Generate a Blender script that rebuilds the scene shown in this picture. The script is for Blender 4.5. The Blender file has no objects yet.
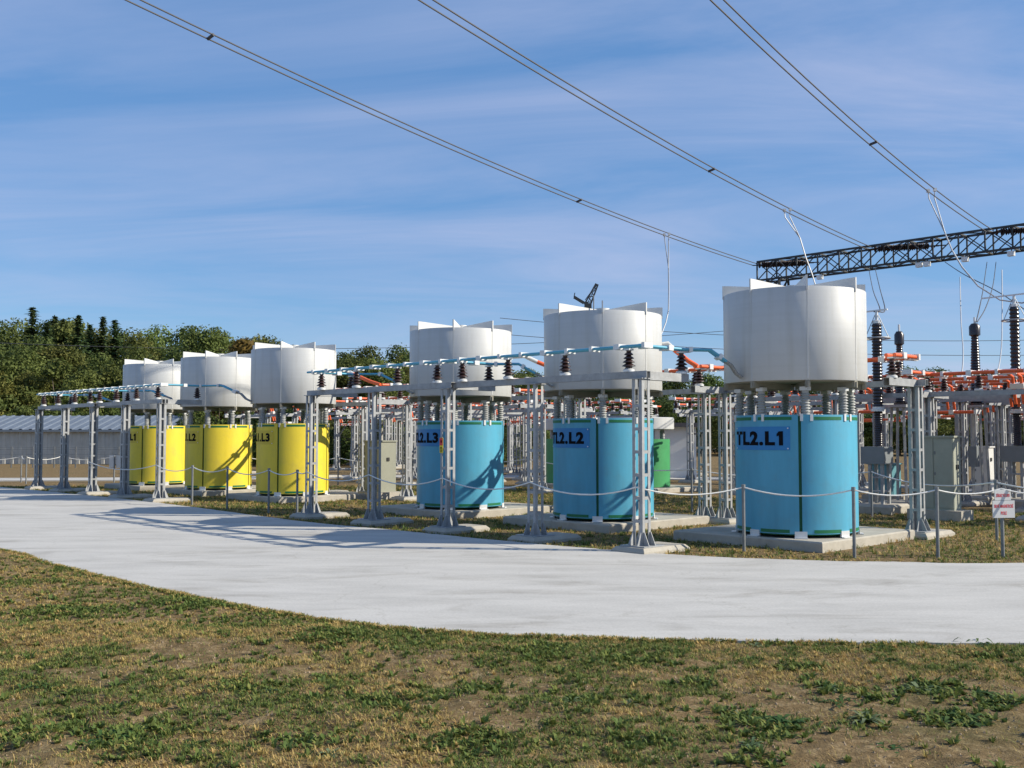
import bpy, bmesh, math, random
import numpy as np
from mathutils import Vector, Matrix
random.seed(7); rng = np.random.default_rng(7)
R = math.radians; PI = math.pi
sc = bpy.context.scene; COL = sc.collection

# ------------------------------------------------------------------ camera numbers
F = 1030.0; CAMH = 1.65; PITCH = math.atan(52 / F)
def ground(px, py, h=0.0):
    """world point at height h seen at that pixel of the photograph (used to survey the site)"""
    u = (px - 512) / F; v = (384 - py) / F
    cy = math.cos(PITCH) - math.sin(PITCH) * v
    cz = math.sin(PITCH) + math.cos(PITCH) * v
    t = (h - CAMH) / cz
    return Vector((u * t, cy * t, h))
def ray(px, py, dist):
    u = (px - 512) / F; v = (384 - py) / F
    cy = math.cos(PITCH) - math.sin(PITCH) * v
    cz = math.sin(PITCH) + math.cos(PITCH) * v
    t = dist / cy
    return Vector((u * t, dist, CAMH + cz * t))
RZ = math.atan2(-0.7238, 0.690)            # local x runs along the rows (toward the viewer), y away across them
DX = Vector((0.690, -0.7238, 0)); DY = Vector((0.7238, 0.690, 0))
L1 = Vector((4.415, 16.07, 0))
def yard(x, y, z=0.0):
    return L1 + DX * x + DY * y + Vector((0, 0, z))

# ------------------------------------------------------------------ materials
def new_mat(name):
    m = bpy.data.materials.new(name); m.use_nodes = True
    nt = m.node_tree; b = nt.nodes['Principled BSDF']
    return m, nt, b
def mat(name, col, rough=0.6, metal=0.0, var=0.12, scale=6.0, bump=0.0, bscale=60.0, dirt=None, dirt_amt=0.0, dirt_scale=1.5, rand=0.0, spec=0.4, streak=False):
    m, nt, b = new_mat(name); N = nt.nodes; L = nt.links
    tc = N.new('ShaderNodeTexCoord')
    n1 = N.new('ShaderNodeTexNoise'); n1.inputs['Scale'].default_value = scale; n1.inputs['Detail'].default_value = 6
    n1.inputs['Roughness'].default_value = 0.65
    vec = tc.outputs['Object']
    if streak:
        mp = N.new('ShaderNodeMapping'); mp.inputs['Scale'].default_value = (1, 1, 0.12)
        L.new(vec, mp.inputs[0]); L.new(mp.outputs[0], n1.inputs['Vector'])
    else:
        L.new(vec, n1.inputs['Vector'])
    r = N.new('ShaderNodeValToRGB')
    lo = [max(0, c * (1 - var)) for c in col]; hi = [min(1, c * (1 + var)) for c in col]
    r.color_ramp.elements[0].color = (*lo, 1); r.color_ramp.elements[1].color = (*hi, 1)
    r.color_ramp.elements[0].position = 0.3; r.color_ramp.elements[1].position = 0.7
    L.new(n1.outputs['Fac'], r.inputs['Fac']); out = r.outputs['Color']
    if dirt:
        n2 = N.new('ShaderNodeTexNoise'); n2.inputs['Scale'].default_value = dirt_scale; n2.inputs['Detail'].default_value = 8
        n2.inputs['Roughness'].default_value = 0.7
        L.new(vec, n2.inputs['Vector'])
        r2 = N.new('ShaderNodeValToRGB'); r2.color_ramp.elements[0].position = 0.48; r2.color_ramp.elements[1].position = 0.72
        r2.color_ramp.elements[1].color = (dirt_amt,) * 3 + (1,); r2.color_ramp.elements[0].color = (0, 0, 0, 1)
        L.new(n2.outputs['Fac'], r2.inputs['Fac'])
        mx = N.new('ShaderNodeMix'); mx.data_type = 'RGBA'
        L.new(r2.outputs['Color'], mx.inputs['Factor']); L.new(out, mx.inputs['A']); mx.inputs['B'].default_value = (*dirt, 1)
        out = mx.outputs['Result']
    if rand:
        oi = N.new('ShaderNodeObjectInfo'); mr = N.new('ShaderNodeMapRange')
        mr.inputs['To Min'].default_value = 1 - rand; mr.inputs['To Max'].default_value = 1 + rand
        L.new(oi.outputs['Random'], mr.inputs['Value'])
        hs = N.new('ShaderNodeHueSaturation'); L.new(mr.outputs[0], hs.inputs['Value']); L.new(out, hs.inputs['Color']); out = hs.outputs['Color']
    L.new(out, b.inputs['Base Color'])
    b.inputs['Roughness'].default_value = rough; b.inputs['Metallic'].default_value = metal
    b.inputs['Specular IOR Level'].default_value = spec
    if bump:
        n3 = N.new('ShaderNodeTexNoise'); n3.inputs['Scale'].default_value = bscale; n3.inputs['Detail'].default_value = 4
        L.new(vec, n3.inputs['Vector'])
        bp = N.new('ShaderNodeBump'); bp.inputs['Strength'].default_value = bump; bp.inputs['Distance'].default_value = 0.02
        L.new(n3.outputs['Fac'], bp.inputs['Height']); L.new(bp.outputs[0], b.inputs['Normal'])
    return m
M = {}
M['steel'] = mat('galvanised_steel', (0.32, 0.33, 0.335), 0.5, 0.1, 0.18, 9, 0.12, 90, (0.20, 0.20, 0.195), 0.55, 3.0, spec=0.5)
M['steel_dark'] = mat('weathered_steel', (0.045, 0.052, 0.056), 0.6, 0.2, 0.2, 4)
M['pole'] = mat('pipe_steel', (0.20, 0.21, 0.21), 0.5, 0.2, 0.2, 9)
M['blue'] = mat('blue_shell_paint', (0.08, 0.335, 0.48), 0.42, 0, 0.12, 3.5, 0.05, 14, (0.11, 0.27, 0.35), 0.5, 2.2, streak=True)
M['yellow'] = mat('yellow_shell_paint', (0.70, 0.555, 0.045), 0.42, 0, 0.10, 3.5, 0.05, 14, (0.50, 0.40, 0.09), 0.5, 2.2, streak=True)
M['green'] = mat('green_shell_paint', (0.05, 0.27, 0.095), 0.45, 0, 0.1, 2.5, dirt=(0.045, 0.2, 0.08), dirt_amt=0.4)
M['band'] = mat('dark_green_band', (0.01, 0.14, 0.055), 0.5, 0, 0.15, 8)
M['plateblue'] = mat('blue_plate', (0.025, 0.20, 0.46), 0.4, 0, 0.06, 4)
M['plateyellow'] = mat('ochre_plate', (0.62, 0.47, 0.04), 0.45, 0, 0.06, 4)
M['letter'] = mat('black_lettering', (0.006, 0.006, 0.008), 0.8, 0, 0.1, 8, spec=0.1)
M['white'] = mat('white_paint', (0.62, 0.62, 0.60), 0.5, 0, 0.05, 5, dirt=(0.5, 0.49, 0.44), dirt_amt=0.3)
M['underside'] = mat('beige_grey_resin', (0.27, 0.255, 0.205), 0.7, 0, 0.12, 5)
M['porcelain'] = mat('grey_porcelain', (0.36, 0.37, 0.36), 0.3, 0, 0.08, 8)
M['brown'] = mat('brown_porcelain', (0.04, 0.02, 0.017), 0.35, 0, 0.2, 8, spec=0.6)
M['stringins'] = mat('dull_brown_glass', (0.05, 0.035, 0.03), 0.7, 0, 0.2, 8, spec=0.2)
M['blackins'] = mat('black_porcelain', (0.022, 0.018, 0.02), 0.25, 0, 0.2, 8, spec=0.6)
M['tubeblue'] = mat('blue_busbar', (0.10, 0.38, 0.52), 0.4, 0.0, 0.1, 8)
M['orange'] = mat('orange_busbar', (0.74, 0.13, 0.04), 0.42, 0, 0.1, 8)
M['clamp'] = mat('bright_aluminium', (0.66, 0.67, 0.665), 0.42, 0.25, 0.06, 8)
M['flex'] = mat('grey_braid', (0.28, 0.28, 0.27), 0.6, 0.3, 0.3, 40)
M['concrete'] = mat('concrete_block', (0.40, 0.37, 0.31), 0.9, 0, 0.14, 3, 0.35, 45, (0.24, 0.22, 0.18), 0.55, 1.8)
M['wire'] = mat('wire', (0.075, 0.075, 0.08), 0.7, 0.0, 0.1, 4)
M['wirelight'] = mat('light_wire', (0.42, 0.43, 0.44), 0.5, 0.2, 0.1, 4)
M['rope'] = mat('white_rope', (0.74, 0.73, 0.68), 0.8, 0, 0.12, 30)
M['cabinet'] = mat('grey_green_cabinet', (0.33, 0.345, 0.28), 0.5, 0, 0.06, 4, dirt=(0.25, 0.25, 0.2), dirt_amt=0.4)
M['cream'] = mat('cream_cabinet', (0.27, 0.275, 0.215), 0.5, 0, 0.06, 4)
M['teal'] = mat('teal_box', (0.10, 0.26, 0.30), 0.5, 0, 0.1, 5)
M['tank'] = mat('grey_tank', (0.20, 0.22, 0.23), 0.5, 0.1, 0.1, 4)
M['red'] = mat('red_print', (0.68, 0.04, 0.04), 0.5, 0, 0.05, 8)
M['tagyellow'] = mat('tag_yellow', (0.75, 0.58, 0.03), 0.5, 0, 0.05, 8)
M['wallwhite'] = mat('white_render', (0.72, 0.72, 0.70), 0.9, 0, 0.06, 1.5, dirt=(0.5, 0.49, 0.46), dirt_amt=0.4)
M['roofdark'] = mat('dark_roof', (0.11, 0.10, 0.10), 0.8, 0, 0.15, 4)
M['black'] = mat('black_plastic', (0.02, 0.02, 0.02), 0.5)
M['bark'] = mat('bark', (0.12, 0.095, 0.07), 0.9, 0, 0.3, 6, 0.5, 30, rand=0.2)
M['palebark'] = mat('pale_bark', (0.42, 0.40, 0.36), 0.9, 0, 0.3, 6, 0.3, 30)

def ribbed(name, base, axis='Z', freq=30.0, strength=0.35, dist=0.01, rough=0.45, distort=0.6, var=0.05):
    m, nt, b = new_mat(name); N = nt.nodes; L = nt.links
    tc = N.new('ShaderNodeTexCoord')
    n = N.new('ShaderNodeTexNoise'); n.inputs['Scale'].default_value = 2.0; n.inputs['Detail'].default_value = 7
    L.new(tc.outputs['Object'], n.inputs['Vector'])
    r = N.new('ShaderNodeValToRGB'); r.color_ramp.elements[0].position = 0.3; r.color_ramp.elements[1].position = 0.7
    r.color_ramp.elements[0].color = (*[c * (1 - var * 1.6) for c in base], 1); r.color_ramp.elements[1].color = (*[min(1, c * (1 + var)) for c in base], 1)
    L.new(n.outputs['Fac'], r.inputs['Fac'])
    # irregular seams between turns: a noise stretched round the drum
    mp = N.new('ShaderNodeMapping'); mp.inputs['Scale'].default_value = (0.6, 0.6, 26.0) if axis == 'Z' else (freq, 0.3, 0.3)
    L.new(tc.outputs['Object'], mp.inputs[0])
    n2 = N.new('ShaderNodeTexNoise'); n2.inputs['Scale'].default_value = 1.0; n2.inputs['Detail'].default_value = 3
    L.new(mp.outputs[0], n2.inputs['Vector'])
    w = N.new('ShaderNodeTexWave'); w.wave_type = 'BANDS'; w.bands_direction = axis; w.inputs['Scale'].default_value = freq / 6.283 * 2
    w.inputs['Distortion'].default_value = distort; w.inputs['Detail'].default_value = 2; w.inputs['Detail Scale'].default_value = 2
    L.new(tc.outputs['Object'], w.inputs['Vector'])
    ad = N.new('ShaderNodeMath'); ad.operation = 'MULTIPLY_ADD'; ad.inputs[1].default_value = 0.35
    L.new(n2.outputs['Fac'], ad.inputs[0]); L.new(w.outputs['Fac'], ad.inputs[2])
    bp = N.new('ShaderNodeBump'); bp.inputs['Strength'].default_value = strength; bp.inputs['Distance'].default_value = dist
    L.new(ad.outputs[0], bp.inputs['Height']); L.new(bp.outputs[0], b.inputs['Normal'])
    # faint grime between the turns
    r3 = N.new('ShaderNodeValToRGB'); r3.color_ramp.elements[0].position = 0.35; r3.color_ramp.elements[1].position = 0.6
    r3.color_ramp.elements[0].color = (0.97, 0.97, 0.965, 1); r3.color_ramp.elements[1].color = (1, 1, 1, 1)
    L.new(n2.outputs['Fac'], r3.inputs['Fac'])
    mx = N.new('ShaderNodeMix'); mx.data_type = 'RGBA'; mx.blend_type = 'MULTIPLY'; mx.inputs['Factor'].default_value = 1
    L.new(r.outputs['Color'], mx.inputs['A']); L.new(r3.outputs['Color'], mx.inputs['B'])
    mp2 = N.new('ShaderNodeMapping'); mp2.inputs['Scale'].default_value = (5, 5, 0.35); L.new(tc.outputs['Object'], mp2.inputs[0])
    n4 = N.new('ShaderNodeTexNoise'); n4.inputs['Scale'].default_value = 1.6; n4.inputs['Detail'].default_value = 6; L.new(mp2.outputs[0], n4.inputs['Vector'])
    r4 = N.new('ShaderNodeValToRGB'); r4.color_ramp.elements[0].position = 0.5; r4.color_ramp.elements[1].position = 0.78
    r4.color_ramp.elements[0].color = (1, 1, 1, 1); r4.color_ramp.elements[1].color = (0.90, 0.885, 0.85, 1); L.new(n4.outputs['Fac'], r4.inputs['Fac'])
    m5 = N.new('ShaderNodeMix'); m5.data_type = 'RGBA'; m5.blend_type = 'MULTIPLY'; m5.inputs['Factor'].default_value = 1
    L.new(mx.outputs['Result'], m5.inputs['A']); L.new(r4.outputs['Color'], m5.inputs['B'])
    L.new(m5.outputs['Result'], b.inputs['Base Color']); b.inputs['Roughness'].default_value = rough
    return m
M['coil'] = ribbed('white_wound_coil', (0.53, 0.54, 0.535), 'Z', 110, 0.22, 0.004, 0.45, 0.25, 0.03)
M['shedwall'] = ribbed('corrugated_wall', (0.50, 0.49, 0.44), 'X', 14, 0.5, 0.02, 0.6, 0.0, 0.08)
M['shedroof'] = ribbed('corrugated_roof', (0.155, 0.185, 0.225), 'X', 14, 0.5, 0.02, 0.55, 0.0, 0.08)

# ------------------------------------------------------------------ mesh building
class MB:
    def __init__(s): s.v = []; s.f = []
    def add(s, vs, fs):
        o = len(s.v); s.v.extend([tuple(p) for p in vs]); s.f.extend([tuple(i + o for i in f) for f in fs]); return s
    def box(s, c, d, rz=0.0, m=None):
        x, y, z = [k / 2 for k in d]
        vs = [Vector(p) for p in ((-x,-y,-z),(x,-y,-z),(x,y,-z),(-x,y,-z),(-x,-y,z),(x,-y,z),(x,y,z),(-x,y,z))]
        q = m if m is not None else Matrix.Rotation(rz, 3, 'Z')
        vs = [q @ p + Vector(c) for p in vs]
        return s.add(vs, [(0,3,2,1),(4,5,6,7),(0,1,5,4),(1,2,6,5),(2,3,7,6),(3,0,4,7)])
    def b2(s, lo, hi):
        return s.box([(a + b) / 2 for a, b in zip(lo, hi)], [b - a for a, b in zip(lo, hi)])
    def bar(s, p0, p1, w, h=None):
        p0 = Vector(p0); p1 = Vector(p1); h = h or w; d = p1 - p0; ln = d.length
        if ln < 1e-6: return s
        q = d.to_track_quat('X', 'Z').to_matrix()
        return s.box((p0 + p1) / 2, (ln, w, h), m=q)
    def tube(s, pts, r, n=8, cap=True, r1=None):
        pts = [Vector(p) for p in pts]; k = len(pts); rings = []
        up = Vector((0, 0, 1))
        for i, p in enumerate(pts):
            t = (pts[min(i + 1, k - 1)] - pts[max(i - 1, 0)]).normalized()
            a = t.cross(up)
            if a.length < 1e-3: a = t.cross(Vector((0, 1, 0)))
            a.normalize(); b = a.cross(t)
            rr = r if r1 is None else r + (r1 - r) * i / (k - 1)
            rings.append([p + (a * math.cos(2*PI*j/n) + b * math.sin(2*PI*j/n)) * rr for j in range(n)])
        vs = [v for rg in rings for v in rg]; fs = []
        for i in range(k - 1):
            for j in range(n):
                j2 = (j + 1) % n; fs.append((i*n+j, (i+1)*n+j, (i+1)*n+j2, i*n+j2))
        if cap: fs.append(tuple(range(n))); fs.append(tuple((k-1)*n + j for j in reversed(range(n))))
        return s.add(vs, fs)
    def lathe(s, prof, c=(0,0,0), n=32, a0=0.0, a1=2*PI):
        full = abs(a1 - a0 - 2*PI) < 1e-6; m = n if full else n + 1
        vs = []
        for (r, z) in prof:
            for j in range(m):
                a = a0 + (a1 - a0) * j / n
                vs.append((c[0] + r*math.cos(a), c[1] + r*math.sin(a), c[2] + z))
        fs = []
        for i in range(len(prof) - 1):
            for j in range(n):
                j2 = (j + 1) % m
                fs.append((i*m+j, i*m+j2, (i+1)*m+j2, (i+1)*m+j))
        return s.add(vs, fs)
    def arc(s, r0, r1, z0, z1, a0, a1, n=24, c=(0,0,0)):
        """a curved slab with its end faces"""
        s.lathe([(r0,z0),(r1,z0),(r1,z1),(r0,z1),(r0,z0)], c, n, a0, a1)
        for a, fl in ((a0, 0), (a1, 1)):
            ca, sa = math.cos(a), math.sin(a)
            q = [(c[0]+r*ca, c[1]+r*sa, c[2]+z) for r, z in ((r0,z0),(r1,z0),(r1,z1),(r0,z1))]
            s.add(q, [(3,2,1,0) if fl else (0,1,2,3)])
        return s
    def build(s, name, m, parent=None, smooth=None, loc=None, rz=0):
        me = bpy.data.meshes.new(name); me.from_pydata(s.v, [], s.f); me.materials.append(m)
        if smooth: me.shade_smooth(); me.set_sharp_from_angle(angle=R(smooth))
        me.update()
        o = bpy.data.objects.new(name, me); COL.objects.link(o)
        if parent is not None: o.parent = parent
        if loc is not None: o.location = loc; o.rotation_euler = (0, 0, rz)
        return o
def tag(o, label, cat, group=None):
    o['label'] = label; o['category'] = cat
    if group: o['group'] = group
    return o
def thing(name, label, cat, loc=(0,0,0), rz=0.0, group=None):
    o = bpy.data.objects.new(name, None); COL.objects.link(o); o.empty_display_size = 0.3
    o.location = loc; o.rotation_euler = (0, 0, rz)
    return tag(o, label, cat, group)
def copy_tree(o, loc=None, rz=None, label=None, group=None, scale=None, parent=None):
    c = o.copy(); COL.objects.link(c)
    if parent is not None: c.parent = parent
    if loc is not None: c.location = loc
    if rz is not None: c.rotation_euler = (0, 0, rz)
    if scale is not None: c.scale = scale if hasattr(scale, '__len__') else (scale,)*3
    if label: c['label'] = label
    if group: c['group'] = group
    for ch in list(o.children): copy_tree(ch, parent=c)
    return c
def setting(o, kind='structure'):
    o['kind'] = kind; return o
def text_geo(txt, w, h, bold=0.02, depth=0.0):
    cu = bpy.data.curves.new('lettering', 'FONT'); cu.body = txt; cu.size = 1; cu.offset = bold; cu.resolution_u = 3; cu.extrude = 0.02; cu.space_character = 1.0 + bold*3.2
    o = bpy.data.objects.new('lettering', cu); COL.objects.link(o)
    bpy.context.view_layer.update()
    dg = bpy.context.evaluated_depsgraph_get(); me = o.evaluated_get(dg).to_mesh()
    vs = [tuple(v.co) for v in me.vertices]; fs = [tuple(p.vertices) for p in me.polygons]
    o.evaluated_get(dg).to_mesh_clear(); bpy.data.objects.remove(o); bpy.data.curves.remove(cu)
    xs = [v[0] for v in vs]; ys = [v[1] for v in vs]
    x0, x1, y0, y1 = min(xs), max(xs), min(ys), max(ys)
    out = [((v[0]-(x0+x1)/2)/(x1-x0)*w, (v[1]-(y0+y1)/2)/(y1-y0)*h, (v[2] + 0.02) / 0.04) for v in vs]
    return out, fs

# ------------------------------------------------------------------ ground, road, path
def grass_ground_mat():
    m, nt, b = new_mat('lawn_soil'); N = nt.nodes; L = nt.links
    tc = N.new('ShaderNodeTexCoord')
    def noise(scale, det=6, rough=0.6):
        n = N.new('ShaderNodeTexNoise'); n.inputs['Scale'].default_value = scale; n.inputs['Detail'].default_value = det
        n.inputs['Roughness'].default_value = rough; L.new(tc.outputs['Object'], n.inputs['Vector']); return n
    def ramp(src, stops):
        r = N.new('ShaderNodeValToRGB'); e = r.color_ramp.elements
        while len(e) < len(stops): e.new(0.5)
        for k, (p, c) in enumerate(stops): e[k].position = p; e[k].color = (*c, 1)
        L.new(src, r.inputs['Fac']); return r
    a = noise(0.55, 8, 0.65); f = noise(11, 6, 0.7); g = noise(60, 4, 0.7)
    dry = ramp(f.outputs['Fac'], [(0.3, (0.13, 0.092, 0.046)), (0.5, (0.215, 0.152, 0.078)), (0.7, (0.40, 0.305, 0.175))])
    grn = ramp(f.outputs['Fac'], [(0.3, (0.045, 0.06, 0.018)), (0.7, (0.12, 0.15, 0.045))])
    fac = ramp(a.outputs['Fac'], [(0.52, (0, 0, 0)), (0.68, (0.45, 0.45, 0.45))])
    mx = N.new('ShaderNodeMix'); mx.data_type = 'RGBA'
    L.new(fac.outputs['Color'], mx.inputs['Factor']); L.new(dry.outputs['Color'], mx.inputs['A']); L.new(grn.outputs['Color'], mx.inputs['B'])
    fine = ramp(g.outputs['Fac'], [(0.3, (0.55, 0.55, 0.55)), (0.7, (1.15, 1.12, 1.05))])
    m2 = N.new('ShaderNodeMix'); m2.data_type = 'RGBA'; m2.blend_type = 'MULTIPLY'; m2.inputs['Factor'].default_value = 1
    L.new(mx.outputs['Result'], m2.inputs['A']); L.new(fine.outputs['Color'], m2.inputs['B'])
    L.new(m2.outputs['Result'], b.inputs['Base Color']); b.inputs['Roughness'].default_value = 1; b.inputs['Specular IOR Level'].default_value = 0.1
    bp = N.new('ShaderNodeBump'); bp.inputs['Strength'].default_value = 0.6; bp.inputs['Distance'].default_value = 0.03
    L.new(g.outputs['Fac'], bp.inputs['Height']); L.new(bp.outputs[0], b.inputs['Normal'])
    return m
M['lawn'] = grass_ground_mat()
setting(MB().add([(-900,-300,0),(900,-300,0),(900,1500,0),(-900,1500,0)], [(0,1,2,3)]).build('ground', M['lawn']))

def road_mat():
    m, nt, b = new_mat('concrete_road'); N = nt.nodes; L = nt.links
    tc = N.new('ShaderNodeTexCoord')
    rot = N.new('ShaderNodeMapping'); rot.inputs['Rotation'].default_value = (0, 0, R(-38)); rot.inputs['Scale'].default_value = (0.5, 1.5, 1)
    L.new(tc.outputs['Object'], rot.inputs[0])
    n1 = N.new('ShaderNodeTexNoise'); n1.inputs['Scale'].default_value = 1.4; n1.inputs['Detail'].default_value = 8; n1.inputs['Roughness'].default_value = 0.6
    L.new(rot.outputs[0], n1.inputs['Vector'])
    n2 = N.new('ShaderNodeTexNoise'); n2.inputs['Scale'].default_value = 40; n2.inputs['Detail'].default_value = 5; n2.inputs['Roughness'].default_value = 0.7
    L.new(tc.outputs['Object'], n2.inputs['Vector'])
    r1 = N.new('ShaderNodeValToRGB'); e = r1.color_ramp.elements
    e[0].position = 0.3; e[0].color = (0.425, 0.413, 0.385, 1); e[1].position = 0.62; e[1].color = (0.51, 0.495, 0.462, 1)
    L.new(n1.outputs['Fac'], r1.inputs['Fac'])
    r2 = N.new('ShaderNodeValToRGB'); e = r2.color_ramp.elements
    e[0].position = 0.3; e[0].color = (0.88, 0.88, 0.875, 1); e[1].position = 0.7; e[1].color = (1.08, 1.08, 1.07, 1)
    L.new(n2.outputs['Fac'], r2.inputs['Fac'])
    mx = N.new('ShaderNodeMix'); mx.data_type = 'RGBA'; mx.blend_type = 'MULTIPLY'; mx.inputs['Factor'].default_value = 1
    L.new(r1.outputs['Color'], mx.inputs['A']); L.new(r2.outputs['Color'], mx.inputs['B'])
    # long tyre-dark strokes
    n3 = N.new('ShaderNodeTexNoise'); n3.inputs['Scale'].default_value = 0.9; n3.inputs['Detail'].default_value = 10; n3.inputs['Roughness'].default_value = 0.72; n3.inputs['Distortion'].default_value = 0.7
    L.new(rot.outputs[0], n3.inputs['Vector'])
    r3 = N.new('ShaderNodeValToRGB'); e = r3.color_ramp.elements
    e[0].position = 0.52; e[0].color = (1, 1, 1, 1); e[1].position = 0.70; e[1].color = (0.71, 0.695, 0.67, 1)
    L.new(n3.outputs['Fac'], r3.inputs['Fac'])
    m2 = N.new('ShaderNodeMix'); m2.data_type = 'RGBA'; m2.blend_type = 'MULTIPLY'; m2.inputs['Factor'].default_value = 1
    L.new(mx.outputs['Result'], m2.inputs['A']); L.new(r3.outputs['Color'], m2.inputs['B'])
    # hairline cracks
    v = N.new('ShaderNodeTexVoronoi'); v.feature = 'DISTANCE_TO_EDGE'; v.inputs['Scale'].default_value = 0.33
    nz = N.new('ShaderNodeTexNoise'); nz.inputs['Scale'].default_value = 1.5; nz.inputs['Detail'].default_value = 6
    L.new(tc.outputs['Object'], nz.inputs['Vector'])
    va = N.new('ShaderNodeVectorMath'); va.operation = 'ADD'; L.new(tc.outputs['Object'], va.inputs[0]); L.new(nz.outputs['Color'], va.inputs[1])
    L.new(va.outputs[0], v.inputs['Vector'])
    r4 = N.new('ShaderNodeValToRGB'); e = r4.color_ramp.elements
    e[0].position = 0.0; e[0].color = (0.87, 0.865, 0.85, 1); e[1].position = 0.004; e[1].color = (1, 1, 1, 1)
    L.new(v.outputs['Distance'], r4.inputs['Fac'])
    m3 = N.new('ShaderNodeMix'); m3.data_type = 'RGBA'; m3.blend_type = 'MULTIPLY'; m3.inputs['Factor'].default_value = 1
    L.new(m2.outputs['Result'], m3.inputs['A']); L.new(r4.outputs['Color'], m3.inputs['B'])
    L.new(m3.outputs['Result'], b.inputs['Base Color']); b.inputs['Roughness'].default_value = 0.9; b.inputs['Specular IOR Level'].default_value = 0.25
    bp = N.new('ShaderNodeBump'); bp.inputs['Strength'].default_value = 0.15; bp.inputs['Distance'].default_value = 0.01
    L.new(n2.outputs['Fac'], bp.inputs['Height']); L.new(bp.outputs[0], b.inputs['Normal'])
    return m
M['road'] = road_mat()
near_px = [(-260,512),(-120,528),(0,548),(50,562),(100,575),(150,587),(200,597),(250,606.5),(300,615),(350,622),(400,627.5),(450,631),(500,634),(600,637.5),(700,640),(860,642),(1024,643),(1200,643),(1500,642)]
far_px = [(-260,470),(-120,478),(0,487),(60,492.5),(110,497.5),(160,503),(220,510.5),(300,521),(350,526),(400,530.5),(470,537.5),(540,544),(600,549),(650,553),(720,557),(800,560),(900,562),(1024,563),(1500,562)]
def smooth_line(pts, n):
    P = [ground(p[0], p[1], 0.03) for p in pts]; out = []
    for i in range(len(P) - 1):
        p0 = P[max(i-1,0)]; p1 = P[i]; p2 = P[i+1]; p3 = P[min(i+2,len(P)-1)]
        for k in range(n):
            t = k / n
            out.append(0.5*((2*p1)+(p2-p0)*t+(2*p0-5*p1+4*p2-p3)*t*t+(3*p1-p0-3*p2+p3)*t*t*t))
    out.append(P[-1]); return out
near = smooth_line(near_px, 24); far = smooth_line(far_px, 24)
for pl_ in (near, far):
    dr_ = 0.0
    for p in pl_: dr_ = dr_*0.8 + random.gauss(0, 0.011); p.y += dr_
RH = 0.03
m_ = MB(); k = len(near)
for pl in (near, far):
    for p in pl: m_.v.append((p.x, p.y, RH))
for pl in (near, far):
    for p in pl: m_.v.append((p.x, p.y, -0.05))
for i in range(k - 1):
    m_.f.append((i, i+1, k+i+1, k+i)); m_.f.append((2*k+i, 2*k+i+1, i+1, i)); m_.f.append((k+i, k+i+1, 3*k+i+1, 3*k+i))
setting(m_.build('road', M['road']))
# pale footpath crossing the yard behind the reactors
def strip(name, px_pts, wid, h, m):
    P = [ground(*p) for p in px_pts]; q = MB(); n = len(P)
    for p in P: q.v.append((p.x, p.y, h))
    for p in P: q.v.append((p.x + 0.1*wid, p.y + wid, h))
    for i in range(n - 1): q.f.append((i, i+1, n+i+1, n+i))
    for a in (0,):
        o = len(q.v)
        for p in P: q.v.append((p.x, p.y, -0.02))
        for i in range(n - 1): q.f.append((o+i, o+i+1, i+1, i))
    return setting(q.build(name, m))
strip('path', [(-200,482.5),(0,481.5),(130,481),(330,478.5),(420,478),(560,479),(760,481),(900,488),(1024,496),(1150,503)], 2.4, 0.04, M['road'])

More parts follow.
